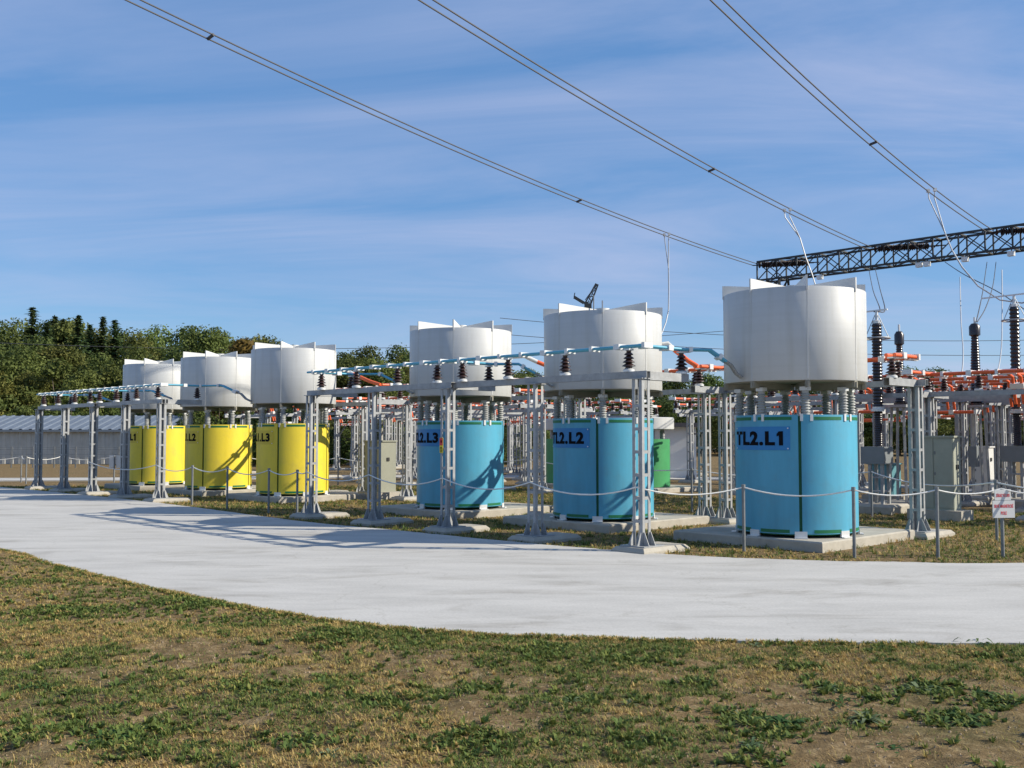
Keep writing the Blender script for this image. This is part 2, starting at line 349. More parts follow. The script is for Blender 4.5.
# ------------------------------------------------------------------ reactors
SEAM = R(258.5) - RZ; LABEL = R(216) - RZ; ARM = R(264.8) - RZ
mesh_cache = {}
def insulator_prof(r, h, n, core=0.62):
    p = [(0, 0), (r*0.8, 0), (r*0.8, h*0.06), (r*core, h*0.08)]; z0 = h*0.1; dz = h*0.8/n
    for i in range(n):
        z = z0 + i*dz
        p += [(r*core, z), (r, z + dz*0.25), (r*0.97, z + dz*0.4), (r*core, z + dz*0.85)]
    p += [(r*core, h*0.92), (r*0.7, h*0.94), (r*0.7, h), (0, h)]
    return p
def make_reactor(loc, colour, plate, txt, label, group=None, name='reactor', top=True):
    t = thing(name, label, 'reactor', loc, RZ, group)
    Z0, Z1, RB = 0.19, 1.965, 0.918
    MB().lathe([(0, Z0), (RB-0.045, Z0), (RB-0.045, Z1-0.02), (RB-0.3, Z1-0.02), (RB-0.3, Z1-0.25), (0, Z1-0.25)], n=48).build('inner_drum', M['band'], t, 40)
    for q in range(4):
        a = SEAM + q*PI/2 + R(1.35)
        MB().arc(RB-0.03, RB, Z0+0.02, Z1, a, a + PI/2 - R(2.7), 26).build('shell_panel', colour, t, 40)
    # dark green bands near the upper and lower edges, broken at the brackets
    for q in range(4):
        s = SEAM + q*PI/2
        for (u0, u1, z) in ((13, 42, Z1-0.055), (50, 83, Z1-0.055), (12, 40, Z0+0.06), (52, 80, Z0+0.06)):
            MB().arc(RB-0.01, RB+0.004, z-0.024, z+0.024, s+R(u0), s+R(u1), 10).build('edge_band', M['band'], t, 40)
    # bright feet and upper brackets
    for q in range(8):
        a = SEAM + q*PI/4
        ft = MB()
        ft.arc(RB-0.02, RB+0.012, 0.152, 0.25, a - R(5.5), a + R(5.5), 4)
        ft.arc(RB+0.0, RB+0.07, 0.152, 0.165, a - R(5.5), a + R(5.5), 4)
        ft.build('foot_bracket', M['clamp'], t)
    for q in range(8):
        a = ARM + q*PI/4
        for da in (-4.5, 4.5):
            MB().arc(RB-0.02, RB+0.014, Z1-0.095, Z1+0.012, a+R(da)-R(1.3), a+R(da)+R(1.3), 2).build('upper_bracket', M['clamp'], t)
    # name plate and letters wrapped round the drum
    if txt:
        MB().arc(RB-0.005, RB+0.006, 1.44, 1.79, LABEL - R(33), LABEL + R(34), 20).build('name_plate', plate, t, 40)
        for sa in (-31, 32):
            for sz_ in (1.465, 1.765):
                a = LABEL + R(sa); c_ = Vector((math.cos(a), math.sin(a), 0)); MB().tube([c_*(RB+0.004) + Vector((0,0,sz_)), c_*(RB+0.013) + Vector((0,0,sz_))], 0.011, 8).build('screw', M['clamp'], t)
        vs, fs = text_geo(txt, 0.95, 0.215, 0.046)
        if txt.endswith('1'):
            xr = [v[0] for v in vs if v[0] > 0.475 - 0.085]; xl, xh = min(xr), max(xr); o = len(vs)
            vs = vs + [(x, y, z) for z in (0, 1) for x, y in ((xl+.004, .1075), (xl+.004, .045), (xl-.034, .028), (xl-.034, .066))]
            fs = fs + [(o+4, o+5, o+6, o+7)[::-1], (o, o+4, o+7, o+3), (o+1, o+2, o+6, o+5), (o+2, o+3, o+7, o+6)]
        out = []
        rr = RB + 0.0085
        for (x, y, z) in vs:
            a = LABEL - R(2) + x / RB; r = rr + 0.003*z
            out.append((r*math.cos(a), r*math.sin(a), 1.615 + y))
        MB().add(out, fs).build('lettering', M['letter'], t)
    if not top: return t
    # support insulators
    for q in range(8):
        a = ARM + q*PI/4; c = (0.85*math.cos(a), 0.85*math.sin(a), Z1)
        ins = MB().lathe(insulator_prof(0.075, 0.36, 7, 0.66), c, 14).build('support_insulator', M['porcelain'], t, 50)
        MB().b2((c[0]-0.06, c[1]-0.06, Z1+0.36), (c[0]+0.06, c[1]+0.06, Z1+0.415)).build('insulator_cap', M['clamp'], ins)
    # lower spider, coil, upper spider
    for q in range(8):
        a = ARM + q*PI/4; mm = Matrix.Rotation(a, 3, 'Z'); lo = MB()
        lo.box(mm @ Vector((0.60, 0, 2.41)), (0.98, 0.022, 0.09), m=mm)
        lo.box(mm @ Vector((1.045, 0, 2.46)), (0.05, 0.07, 0.17), m=mm)
        lo.build('lower_spider_arm', M['underside'], t)
    RC = 1.08
    MB().lathe([(0.0, 2.475), (0.25, 2.475), (0.25, 2.455), (RC-0.06, 2.455), (RC-0.055, 2.48)], n=64).build('coil_underside', M['underside'], t, 40)
    MB().lathe([(RC-0.055, 2.47), (RC-0.008, 2.47), (RC, 2.48), (RC, 3.84), (RC-0.006, 3.85), (RC-0.06, 3.85), (RC-0.06, 3.79), (0, 3.79)], n=96).build('coil', M['coil'], t, 40)
    for q in range(8):
        a = ARM + q*PI/4; mm = Matrix.Rotation(a, 3, 'Z')
        MB().box(mm @ Vector((RC+0.0015, 0, 3.145)), (0.005, 0.02, 1.31), m=mm).build('coil_tie', M['coil'], t)
    for q in range(8):
        a = ARM + q*PI/4; mm = Matrix.Rotation(a, 3, 'Z')
        pr = [(0.12, 3.79), (1.06, 3.853), (1.075, 3.80), (1.098, 3.80), (1.098, 4.01), (1.02, 4.01), (0.12, 3.97)]
        vs = [mm @ Vector((x, y, z)) for y in (-0.012, 0.012) for x, z in pr]; n = len(pr)
        fs = [tuple(range(n)), tuple(2*n-1-i for i in range(n))] + [(i, n+i, n+(i+1) % n, (i+1) % n) for i in range(n)]
        MB().add(vs, fs).build('spider_blade', M['white'], t)
    MB().lathe([(0.0, 4.0), (0.13, 4.0), (0.13, 3.765), (0.0, 3.765)], n=20).build('hub', M['white'], t, 40)
    return t
reac = {}
blue_pos = [('TL2.L1', Vector((4.415,16.07,0)), 'big blue reactor lettered TL2.L1 under a white coil'),
            ('TL2.L2', Vector((1.674,18.95,0)), 'blue reactor lettered TL2.L2 under a white coil, a thin rod on its top'),
            ('TL2.L3', Vector((-1.092,21.85,0)), 'blue reactor lettered TL2.L3 under a white coil')]
for tx, p, lb in blue_pos: reac[tx] = make_reactor(p, M['blue'], M['plateblue'], tx, lb, 'blue reactors under white coils')
for tx, p, lb in [('TL1.L3', Vector((-5.65,26.63,0)), 'yellow reactor lettered TL1.L3 under a white coil'),
                  ('TL1.L2', Vector((-8.37,29.48,0)), 'yellow reactor lettered TL1.L2 under a white coil'),
                  ('TL1.L1', Vector((-11.07,32.30,0)), 'yellow reactor lettered TL1.L1 under a white coil')]:
    reac[tx] = make_reactor(p, M['yellow'], M['plateyellow'], tx, lb, 'yellow reactors under white coils')
MB().tube([(0.05,-0.3,3.7),(0.05,-0.3,4.22)], 0.012, 6).build('rod', M['pole'], reac['TL2.L2'])
# concrete pads
def chamfer_box(q, x0, x1, y0, y1, z0, z1, c=0.02):
    vs = [(x0,y0,z0),(x1,y0,z0),(x1,y1,z0),(x0,y1,z0),(x0,y0,z1-c),(x1,y0,z1-c),(x1,y1,z1-c),(x0,y1,z1-c),(x0+c,y0+c,z1),(x1-c,y0+c,z1),(x1-c,y1-c,z1),(x0+c,y1-c,z1)]
    fs = [(0,1,5,4),(1,2,6,5),(2,3,7,6),(3,0,4,7),(4,5,9,8),(5,6,10,9),(6,7,11,10),(7,4,8,11),(8,9,10,11)]
    q.add(vs, fs)
pad_lab = {'TL2.L1': 'concrete slab under the TL2.L1 reactor', 'TL2.L2': 'concrete slab under the TL2.L2 reactor', 'TL2.L3': 'concrete slab under the TL2.L3 reactor',
           'TL1.L3': 'concrete slab under the TL1.L3 yellow reactor', 'TL1.L2': 'concrete slab under the TL1.L2 yellow reactor', 'TL1.L1': 'concrete slab under the TL1.L1 yellow reactor'}
for tx in pad_lab:
    q = MB(); chamfer_box(q, -1.6, -0.35, -1.02, 1.85, -0.05, 0.15); chamfer_box(q, -0.345, 1.02, -1.02, 1.85, -0.05, 0.15)
    tag(q.build('concrete_pad', M['concrete'], loc=reac[tx].location, rz=RZ), pad_lab[tx], 'concrete pad', 'concrete slabs under reactors')

# ------------------------------------------------------------------ bus gantries
PH = 2.46
def post_mesh(H=PH, s=0.18, aw=0.052, th=0.007):
    q = MB(); h = s/2
    for sx in (-1, 1):
        for sy in (-1, 1):
            x, y = sx*h, sy*h
            q.b2((min(x, x-sx*aw), min(y, y-sy*th), 0.1), (max(x, x-sx*aw), max(y, y-sy*th), H))
            q.b2((min(x, x-sx*th), min(y-sy*th, y-sy*aw), 0.1), (max(x, x-sx*th), max(y-sy*th, y-sy*aw), H))
            # gusset plates at the foot
            for (dx, dy) in ((sx, 0), (0, sy)):
                bx, by = x - (0 if dx else sx*0.02), y - (0 if dy else sy*0.02)
                o = 0.0015
                a = [(bx + dx*o, by + dy*o, 0.115), (bx + dx*0.10, by + dy*0.10, 0.115), (bx + dx*0.02, by + dy*0.02, 0.30), (bx + dx*o, by + dy*o, 0.30)]
                w = (0.004*abs(dy), 0.004*abs(dx))
                vs = [(p[0]-w[0], p[1]-w[1], p[2]) for p in a] + [(p[0]+w[0], p[1]+w[1], p[2]) for p in a]
                q.add(vs, [(0,1,2,3),(7,6,5,4),(0,4,5,1),(1,5,6,2),(2,6,7,3),(3,7,4,0)])
    z = 0.45
    while z < H - 0.1:
        for sg in (-1, 1):
            q.b2((-h+th, sg*h-0.008-(0.006 if sg > 0 else 0)+ (0.006 if sg<0 else 0), z-0.022), (h-th, sg*h+0.002-(0.006 if sg > 0 else 0)+(0.006 if sg<0 else 0), z+0.022))
            q.b2((sg*h-0.004-sg*0.006, -h+th, z-0.022), (sg*h+0.004-sg*0.006, h-th, z+0.022))
        z += 0.325
    q.b2((-h-0.13, -h-0.13, 0.098), (h+0.13, h+0.13, 0.114))
    q.b2((-h-0.03, -h-0.03, H), (h+0.03, h+0.03, H+0.012))
    return q
def footing_mesh(y0=-0.32, y1=0.72):
    q = MB(); chamfer_box(q, -0.3, 0.3, y0, y1, -0.04, 0.097, 0.05); return q
def channel(q, p0, p1, hgt=0.10, wid=0.09):
    """steel channel between two points given by the middle of its underside"""
    p0 = Vector(p0); p1 = Vector(p1); d = (p1 - p0).normalized(); n = Vector((-d.y, d.x, 0))
    t = 0.008
    for off in (-1, 1):
        a = n*off*(wid/2 - t/2)
        q.bar(p0 + a + Vector((0,0,hgt/2)), p1 + a + Vector((0,0,hgt/2)), t, hgt)
    q.bar(p0 + Vector((0,0,hgt - t/2)), p1 + Vector((0,0,hgt - t/2)), wid - 2*t - 0.001, t)
def small_ins(q, c, h=0.26, r=0.1):
    p = [(0, 0), (0.05, 0), (0.05, 0.02)]
    for i in range(4):
        z = 0.02 + i*0.055; k = 1 - 0.11*i; p += [(0.045*k, z), (r*k, z + 0.012), (r*k*0.97, z + 0.02), (0.048*k, z + 0.05)]
    q.lathe(p + [(0.04, h), (0, h)], c, 16)
BZ = PH + 0.012; BT = BZ + 0.10
def make_gantry(label, loc, posts, beams, arms, ins, flip=1, group=None, ins_mat='brown', cat='gantry', detailed=True):
    t = thing('bus_gantry', label, cat, loc, RZ, group)
    pm = None; fm = None
    for x in posts:
        if pm is None:
            pm = post_mesh().build('post', M['steel'], t); fm = footing_mesh().build('footing', M['concrete'], t)
            pm.location = (x, 0, 0); fm.location = (x, 0, 0); fm.rotation_euler = (0, 0, 0 if flip > 0 else PI)
        else:
            c = pm.copy(); COL.objects.link(c); c.parent = t; c.location = (x, 0, 0)
            c = fm.copy(); COL.objects.link(c); c.parent = t; c.location = (x, 0, 0); c.rotation_euler = (0, 0, (0 if flip > 0 else PI) + random.uniform(-.06, .06))
    for (x0, x1, yo) in beams:
        q = MB(); channel(q, (x0, yo, BZ), (x1, yo, BZ)); q.build('beam', M['steel'], t)
    for x, y0, y1 in arms:
        q = MB(); channel(q, (x, y0*flip, BZ - 0.02), (x, y1*flip, BZ - 0.02), 0.12, 0.11); q.build('cross_arm', M['steel'], t)
    im = None
    for (x, y) in ins:
        if im is None:
            q = MB(); small_ins(q, (0, 0, BT + 0.05)); im = q.build('post_insulator', M[ins_mat], t, 50)
            q = MB(); q.lathe([(0, 0), (0.085, 0), (0.085, 0.03), (0.06, 0.05), (0, 0.05)], (0, 0, BT), 12)
            fl = q.build('flange', M['clamp'], im, 50)
            ca_ = MB().b2((-0.05, -0.05, BT + 0.31), (0.05, 0.05, BT + 0.335)).build('cap', M['clamp'], im)
            im.location = (x, y*flip, 0)
        else:
            c = im.copy(); COL.objects.link(c); c.parent = t; c.location = (x, y*flip, 0)
            d = fl.copy(); COL.objects.link(d); d.parent = c; d = ca_.copy(); COL.objects.link(d); d.parent = c
    return t
SP = 2.128
XS = [0, -SP, -2*SP, -3*SP, -4*SP]
BUSZ = BT + 0.335 + 0.03
INS = [(-.22,0),(-1.48,0),(-2.75,0),(-3.88,0),(-4.55,0),(-5.69,0),(-6.98,0),(-8.18,0)] + [(x, .95) for x in (XS[0], XS[2], XS[4])]
BEAMS = [(-SP-0.16, 0.16, -0.02), (XS[2]-0.14, XS[1]+0.02, 0.075), (XS[3]-0.16, XS[2]+0.16, -0.02), (XS[4]-0.25, XS[3]+0.02, 0.075)]
ARMS = [(x, 0.14, 1.06) for x in (XS[0], XS[2], XS[4])]
GB = Vector((1.835, 14.65, 0)); GY = Vector((-8.77, 25.77, 0))
g_blue = make_gantry('grey lattice bus gantry in front of the blue reactors', GB, XS, BEAMS, ARMS, INS)
g_yel = copy_tree(g_blue, GY, label='grey lattice bus gantry in front of the yellow reactors')
# red and yellow warning tag on the middle post
tg = MB().b2((XS[2]-0.10, -0.102, 1.36), (XS[2]-0.01, -0.098, 1.62)).build('warning_tag', M['tagyellow'], g_blue)
MB().b2((XS[2]-0.095, -0.1045, 1.49), (XS[2]-0.015, -0.1035, 1.615)).build('tag_upper_half', M['red'], tg)
q = MB()
for z in (1.455, 1.43, 1.405, 1.38): q.b2((XS[2]-0.085, -0.1045, z-0.006), (XS[2]-0.03, -0.1035, z+0.006))
q.b2((XS[2]-0.07, -0.106, 1.535), (XS[2]-0.04, -0.1052, 1.575))
q.build('tag_print', M['letter'], tg)

def off_path(pts, o):
    out = []; n = len(pts); P = [Vector(p) for p in pts]
    for i in range(n):
        t = P[min(i+1, n-1)] - P[max(i-1, 0)]; a = Vector((-t.y, t.x, 0))
        a = a.normalized() if a.length > 1e-5 else Vector((1, 0, 0))
        out.append(P[i] + a*o)
    return out
def resample(pts, st):
    P = [Vector(p) for p in pts]; out = []; acc = 0
    for a, b in zip(P, P[1:]):
        d = (b - a).length; s = (st - acc) if acc else 0.0
        while s <= d:
            out.append((a + (b - a)*(s/d), (b - a).normalized())); s += st
        acc = d - (s - st)
    return out
def make_busbar(label, loc, paths, m, r=0.021, gap=0.055, flex=(), step=0.5, group=None, cat='busbar'):
    t = thing('busbar', label, cat, loc, RZ, group)
    for pts in paths:
        for o in (-gap, gap):
            MB().tube(off_path(pts, o), r, 8).build('tube', m, t, 50)
    for pts in paths:
        for k, (p, d) in enumerate(resample(pts, step)):
            mm = d.to_track_quat('X', 'Z').to_matrix()
            MB().box(p, (0.055 + 0.05*(k % 3 == 1), 2*gap + 2*r + 0.04, 2*r + 0.035), m=mm).build('clamp', M['clamp'], t)
    for pts in flex:
        q = MB(); q.tube(off_path(pts, 0.03), 0.022, 6); q.tube(off_path(pts, -0.03), 0.022, 6)
        q.build('flexible_link', M['flex'], t, 50)
    return t
def bus_paths(coils, y_c=2.85):
    paths = [[(0.12, 0, BUSZ), (-4.2, 0, BUSZ+0.004), (XS[4]-0.1, 0, BUSZ)]]; flex = []
    for xa, cx in zip((XS[0], XS[2], XS[4]), coils):
        e = Vector((cx - 0.247, y_c - 1.085, 2.53)); p2 = Vector((xa, 1.0, BUSZ))
        p3 = p2.lerp(Vector((e.x, e.y, BUSZ)), 0.45); p4 = p2.lerp(e, 0.72); p4.z = BUSZ - 0.17
        paths.append([(xa, 0.09, BUSZ), p2, p3, p4])
        d = (e - p4)
        flex.append([p4, p4 + d*0.33 + Vector((0,0,0.03)), p4 + d*0.66 - Vector((0,0,0.02)), e])
    return paths, flex
p_, f_ = bus_paths((0.752, -4.256+1.04, -8.51+1.28))
make_busbar('blue twin tube busbar leading to the blue reactors', GB, p_, M['tubeblue'], flex=f_)
p_, f_ = bus_paths((1.53, -4.256+1.85, -8.51+2.2))
make_busbar('blue twin tube busbar leading to the yellow reactors', GY, p_, M['tubeblue'], flex=f_)

# rear gantries with orange busbars, behind the reactors
RX = [0, -3.73, -7.46, -11.19]
RINS = [(-.3,0),(-1.9,0),(-3.5,0),(-4.4,0),(-5.8,0),(-7.2,0),(-8.2,0),(-9.6,0),(-11,0)] + [(x, -.8) for x in RX[:2]]
D0 = Vector((6.62, 16.9, 0))
g_rear = make_gantry('grey lattice gantry with orange busbars close behind the blue reactors', D0, RX, [(RX[1]-0.12, 0.2, 0), (RX[2]-0.12, RX[1]-0.125, 0), (RX[3]-0.2, RX[2]-0.125, 0)],
                     [(x, -1.0, -0.055) for x in RX[:2]], RINS)
make_gantry('small grey lattice portal beside the orange busbar gantry, between two blue reactors', Vector((3.72, 19.95, 0)), [0, -3.7], [(-3.85, 0.15, 0)], [(-1.85, -0.5, 0.5)], [(-.2,0),(-1.2,0),(-2.4,0),(-3.5,0)])
def orange_paths(coil_xy, x_arm, x_end):
    paths = [[(0.25, 0, BUSZ), (x_end, 0, BUSZ)]]
    return paths
b = make_busbar('orange twin busbar behind the blue reactors', D0, [[(-0.02, 0, BUSZ), (RX[3]-0.3, 0, BUSZ)]] + [[(x, -0.07, BUSZ), (x, -0.85, BUSZ)] for x in RX[:2]], M['orange'], 0.032, 0.07)
# thick orange tubes rising from the rear gantry to the upper side of each coil
inv = Matrix.Rotation(-RZ, 3, 'Z')
def riser(coil, base, xa, parent, y_arm):
    c = inv @ (coil - base)
    e = Vector((c.x + 0.62, c.y + 0.93, 3.35)); s = Vector((xa, y_arm, BUSZ))
    p = [s, s.lerp(e, 0.25) + Vector((0,0,-0.0)), s.lerp(e, 0.62) + Vector((0,0,0.05))]
    MB().tube(p, 0.045, 10).build('riser_tube', M['orange'], parent, 50)
    MB().tube([p[-1], p[-1].lerp(e, 0.5) + Vector((0,0,0.07)), e], 0.047, 10).build('riser_end', M['white'], parent, 50)
riser(reac['TL2.L2'].location, D0, RX[1], b, -0.85); riser(reac['TL2.L3'].location, D0, RX[2], b, -0.1)
D1 = Vector((-2.70, 26.5, 0))
RX2 = [0, -1.93, -3.86]
make_gantry('grey lattice gantry with orange busbars close behind the yellow reactors', D1, RX2, [(-4.1, 0.2, 0)], [(0, -1.0, -0.055)],
            [(-.3,0),(-1.6,0),(-2.3,0),(-3.5,0),(0,-.8)])
b = make_busbar('orange twin busbar behind the yellow reactors', D1, [[(0.3, 0, BUSZ), (-4.1, 0, BUSZ)], [(0, -0.07, BUSZ), (0, -0.85, BUSZ)]], M['orange'], 0.032, 0.07)
riser(reac['TL1.L3'].location, D1, RX2[0], b, -0.85)

# deeper rows of the switchyard
proto = make_gantry('grey lattice gantry deep in the crowded switchyard behind the reactors', yard(3.2, 7.0), XS, [(-8.7, 0.2, 0)], [(x, -0.9, 0.9) for x in (XS[0], XS[2], XS[4])],
                    [(x, y) for x in (0, -1.1, -SP, -3.2, -2*SP, -5.3, -3*SP, -7.4, -4*SP) for y in (0,)] + [(x, y) for x in (XS[0], XS[2], XS[4]) for y in (-.8, .8)], group='lattice gantries deep in the switchyard')
bproto = make_busbar('orange busbars on a lattice gantry deep in the switchyard', yard(3.2, 7.0), [[(0.5, 0, BUSZ), (-9, 0, BUSZ)]] + [[(x, -1.0, BUSZ + 0.02), (x, 1.0, BUSZ + 0.02)] for x in (XS[0], XS[2], XS[4])] + [[(x-.5, .1, BUSZ), (x-.5, .45, 2.85), (x-.5, .6, 2.3)] for x in XS[:4]] + [[(0.4, 0.62, 2.2), (-1.2, 0.62, 2.2)], [(-5.6, 0.62, 2.2), (-7.3, 0.62, 2.2)]],
                     M['orange'], 0.034, 0.08, step=0.55, group='orange busbars deep in the switchyard')
deep = [(-12.5, 7.0), (0.3, 10.5), (-14.5, 10.5), (-24, 8.5), (-5, 15.5), (-16, 15.5), (-27, 14), (2, 14), (-19, 12.6), (-2, 18), (-25, 17.6), (4.5, 9), (6, 12), (5.5, 16.5), (7.5, 22), (1.5, 20.5), (-9, 21), (-20, 21), (-32, 20), (3.5, 19)]
for x, y in deep:
    copy_tree(proto, yard(x, y)); copy_tree(bproto, yard(x, y))

# ------------------------------------------------------------------ rope barriers and signs
def rope_post(px, py, label, h=0.95, group='rope barrier posts'):
    p = ground(px, py)
    o = MB().tube([(0,0,-0.05),(0,0,h)], 0.024, 10).lathe([(0.03, h-0.05), (0.03, h+0.008), (0, h+0.012)], n=10).build('rope_post', M['pole'], None, 50, loc=p)
    tag(o, label, 'post', group); return p + Vector((0, 0, h - 0.03))
def rope(pts, sag, label, r=0.0115):
    out = []
    for a, b2 in zip(pts, pts[1:]):
        n = 10
        for k in range(n):
            t = k/n; p = a.lerp(b2, t); p.z -= 4*sag*t*(1-t)*min(1.5, (b2-a).length/1.6); out.append(p)
    out.append(pts[-1])
    return tag(MB().tube(out, r, 6).build('rope', M['rope'], None, 60), label, 'rope')
P = [rope_post(192, 506, 'rope barrier post before the gap left of the second yellow reactor'),
     rope_post(227, 509, 'rope barrier post in front of the TL1.L2 yellow reactor'),
     rope_post(268.5, 513, 'rope barrier post in front of the TL1.L3 letters'),
     rope_post(297, 516.5, 'rope barrier post beside the far end of the blue gantry')]
def gp(i, z=0.93): return Vector(GB) + DX*XS[i] + DY*(-0.115) + Vector((0,0,z))
yp = [Vector(GY) + DY*(-0.115) + DX*XS[i] + Vector((0,0,.93)) for i in (2, 0)]
Q = [rope_post(744, 552, 'rope barrier post in front of the TL2.L1 letters'),
     rope_post(854.5, 558, 'rope barrier post at the sunlit edge of the TL2.L1 reactor'),
     rope_post(938, 558, 'rope barrier post in front of the grey cabinet')]
sp = ground(1003, 557)
rope([yp[0], yp[1]] + P + [gp(4), gp(3), gp(2), gp(1), gp(0)] + Q + [sp + Vector((0,0,0.93)), ground(1090, 560) + Vector((0,0,0.92))], 0.11, 'white rope strung along the road past all the reactors')
rope_post(1090, 560, 'rope barrier post beyond the warning sign')
# warning sign on its post
sg = thing('warning_sign', 'white two board warning sign with red lettering on a rope post', 'sign', sp, R(8))
MB().tube([(0,0,-0.05),(0,0,0.93)], 0.024, 10).build('post', M['pole'], sg, 50)
def sign_board(x0, x1, z0, z1, lines, y=-0.032):
    bo = MB().b2((x0, y-0.004, z0), (x1, y+0.004, z1)).build('board', M['white'], sg)
    q = MB()
    for (tx, w, h, zc) in lines:
        vs, fs = text_geo(tx, w, h, 0.012)
        q.add([((x0+x1)/2 + v[0], y - 0.0045 - 0.002*v[2], zc + v[1]) for v in vs], fs)
    q.build('lettering', M['red'], bo)
sign_board(-0.125, 0.115, 0.775, 0.92, [('ZÁKAZ VSTUPU', 0.20, 0.055, 0.845)])
sign_board(-0.16, 0.165, 0.535, 0.77, [('SILNÉ MAGNETICKÉ', 0.28, 0.055, 0.70), ('POLE', 0.085, 0.045, 0.60)], -0.036)
# rope behind the reactors
far_posts = [(250,486,'thin post in the grass behind the TL1.L3 reactor'), (338,485,'thin post in the grass near the tan cabinet'), (412,487,'thin post in the grass behind the TL2.L3 reactor'), (528,488,'thin post in the grass between two blue reactors'),
             (692,512,'thin rope post behind the gap between blue reactors'), (872,517,'thin rope post beside the tall black insulator column'), (997,541,'thin rope post standing behind the warning sign')]
FP = [rope_post(a, b_, c) for a, b_, c in far_posts]
rope(FP + [ground(1120, 548) + Vector((0,0,0.92))], 0.10, 'white rope strung through the yard behind the reactors', 0.014)
LP = [rope_post(-40, 483, 'thin barrier post at the lawn corner far left'), rope_post(21, 482.5, 'thin barrier post in front of the long shed, first of a close pair'), rope_post(26, 484, 'thin barrier post in front of the long shed, second of a close pair'), rope_post(61, 482, 'thin barrier post between two far lattice posts')]
s2 = ground(114, 482.5)
rope(LP + [s2 + Vector((0,0,.93))], 0.1, 'white rope on the lawn in front of the long shed')
sg2 = thing('notice_board', 'pair of white boards on a post in front of the long shed', 'sign', s2, R(-35))
MB().tube([(0,0,-0.05),(0,0,0.95)], 0.028, 8).build('post', M['pole'], sg2, 50)
for x0, x1 in ((-0.36, -0.05), (0.05, 0.30)):
    MB().b2((x0, 0.034, 0.52), (x1, 0.046, 0.96)).build('board', M['white'], sg2)

# ------------------------------------------------------------------ equipment in the yard
def cabinet(label, p, w, d, h, m, plinth=0.2, doors=2, rz=RZ):
    t = thing('switch_cabinet', label, 'cabinet', p, rz)
    MB().b2((-w/2-0.12, -d/2-0.12, -0.05), (w/2+0.18, d/2+0.12, plinth)).build('plinth', M['concrete'], t)
    MB().b2((-w/2, -d/2, plinth), (w/2, d/2, h)).build('body', m, t)
    MB().b2((-w/2-0.03, -d/2-0.03, h), (w/2+0.03, d/2+0.03, h+0.035)).build('roof', m, t)
    for k in range(doors):
        x0 = -w/2 + 0.012 + k*w/doors; x1 = -w/2 - 0.012 + (k+1)*w/doors
        dr = MB().b2((x0, -d/2-0.014, plinth+0.05), (x1, -d/2+0.002, h-0.03)).build('door', m, t)
        q = MB()
        for z in (plinth+0.3, (h+plinth)/2, h-0.3): q.b2((x0+0.0, -d/2-0.024, z-0.03), (x0+0.03, -d/2-0.015, z+0.03))
        q.build('hinge', M['pole'], dr)
    MB().b2((w/2+0.001, -0.05, 1.0), (w/2+0.02, 0.03, 1.09)).build('handle', M['black'], t)
    return t
c1 = ground(938, 520.5)
cabinet('large grey green switch cabinet with two doors on a concrete plinth', c1 + DY*0.25 - DX*0.1, 0.78, 0.32, 1.62, M['cabinet'])
cabinet('tan cabinet with shadow stripes behind the blue gantry', ground(380, 499), 0.7, 0.5, 1.5, M['cream'])
cabinet('narrow white cabinet beyond the large grey green cabinet', ground(985, 500), 0.35, 0.35, 1.35, M['white'], doors=1)
cabinet('small teal box behind the tall black insulator column', ground(885, 503), 0.6, 0.5, 0.95, M['teal'], doors=1)

def shed_prof(r, h, n, core):
    p = [(0, 0), (r*core, 0)]; dz = h/n
    for i in range(n):
        z = i*dz; p += [(r*core, z), (r, z + dz*0.3), (r*core, z + dz*0.8)]
    return p + [(r*core, h), (0, h)]
def arrester(label, p, scale=1.0, zt=0.0):
    t = thing('insulator_column', label, 'insulator', p, RZ)
    q = MB(); chamfer_box(q, -0.45, 0.45, -0.4, 0.5, -0.05, 0.2, 0.05); q.build('footing', M['concrete'], t)
    q = MB()
    for sx in (-1, 1):
        for sy in (-1, 1): q.b2((sx*0.14-0.03, sy*0.14-0.03, 0.2), (sx*0.14+0.03, sy*0.14+0.03, 1.05))
    for z in (0.45, 0.75): q.b2((-0.165, -0.165, z), (0.165, 0.165, z+0.03))
    q.build('stand', M['steel'], t)
    MB().b2((-0.32, -0.2, 1.05), (0.22, 0.2, 1.42)).build('drive_box', M['tank'], t)
    q = MB(); q.lathe(shed_prof(0.10, 0.75, 16, 0.8), (0, 0, 1.43), 16); q.build('lower_insulator', M['blackins'], t, 50)
    q = MB(); q.lathe([(0, 0), (0.15, 0), (0.15, 0.05), (0.12, 0.06), (0.12, 0.10), (0, 0.10)], (0, 0, 2.18), 16); q.build('flange', M['clamp'], t, 50)
    q = MB(); q.lathe(shed_prof(0.115, 1.3 + zt, 26, 0.8), (0, 0, 2.28), 16); q.build('upper_insulator', M['blackins'], t, 50)
    zt_ = 3.58 + zt
    q = MB(); q.lathe([(0, 0), (0.09, 0), (0.09, 0.06), (0.035, 0.09), (0.03, 0.3), (0, 0.3)], (0, 0, zt_), 12)
    q.bar((-0.75, 0, zt_+0.27), (0.25, 0, zt_+0.29), 0.045, 0.03)
    q.build('terminal', M['clamp'], t, 50)
    q = MB(); ring = [(0.27*math.cos(a*PI/10), 0.27*math.sin(a*PI/10), zt_-0.32) for a in range(21)]
    q.tube(ring, 0.02, 6, cap=False)
    for a in (0, 7, 13): q.tube([ring[a], (ring[a][0]*0.15, ring[a][1]*0.15, zt_+0.18)], 0.009, 5)
    q.build('grading_ring', M['steel'], t, 50)
    return t
a1 = ground(880, 513); arrester('tall black insulator column with wire ring beside the TL2.L1 coil', a1, zt=0.5)
a2 = ground(1019, 507); arrester('tall black insulator column at the edge of the yard beyond the sign', a2, zt=1.1)
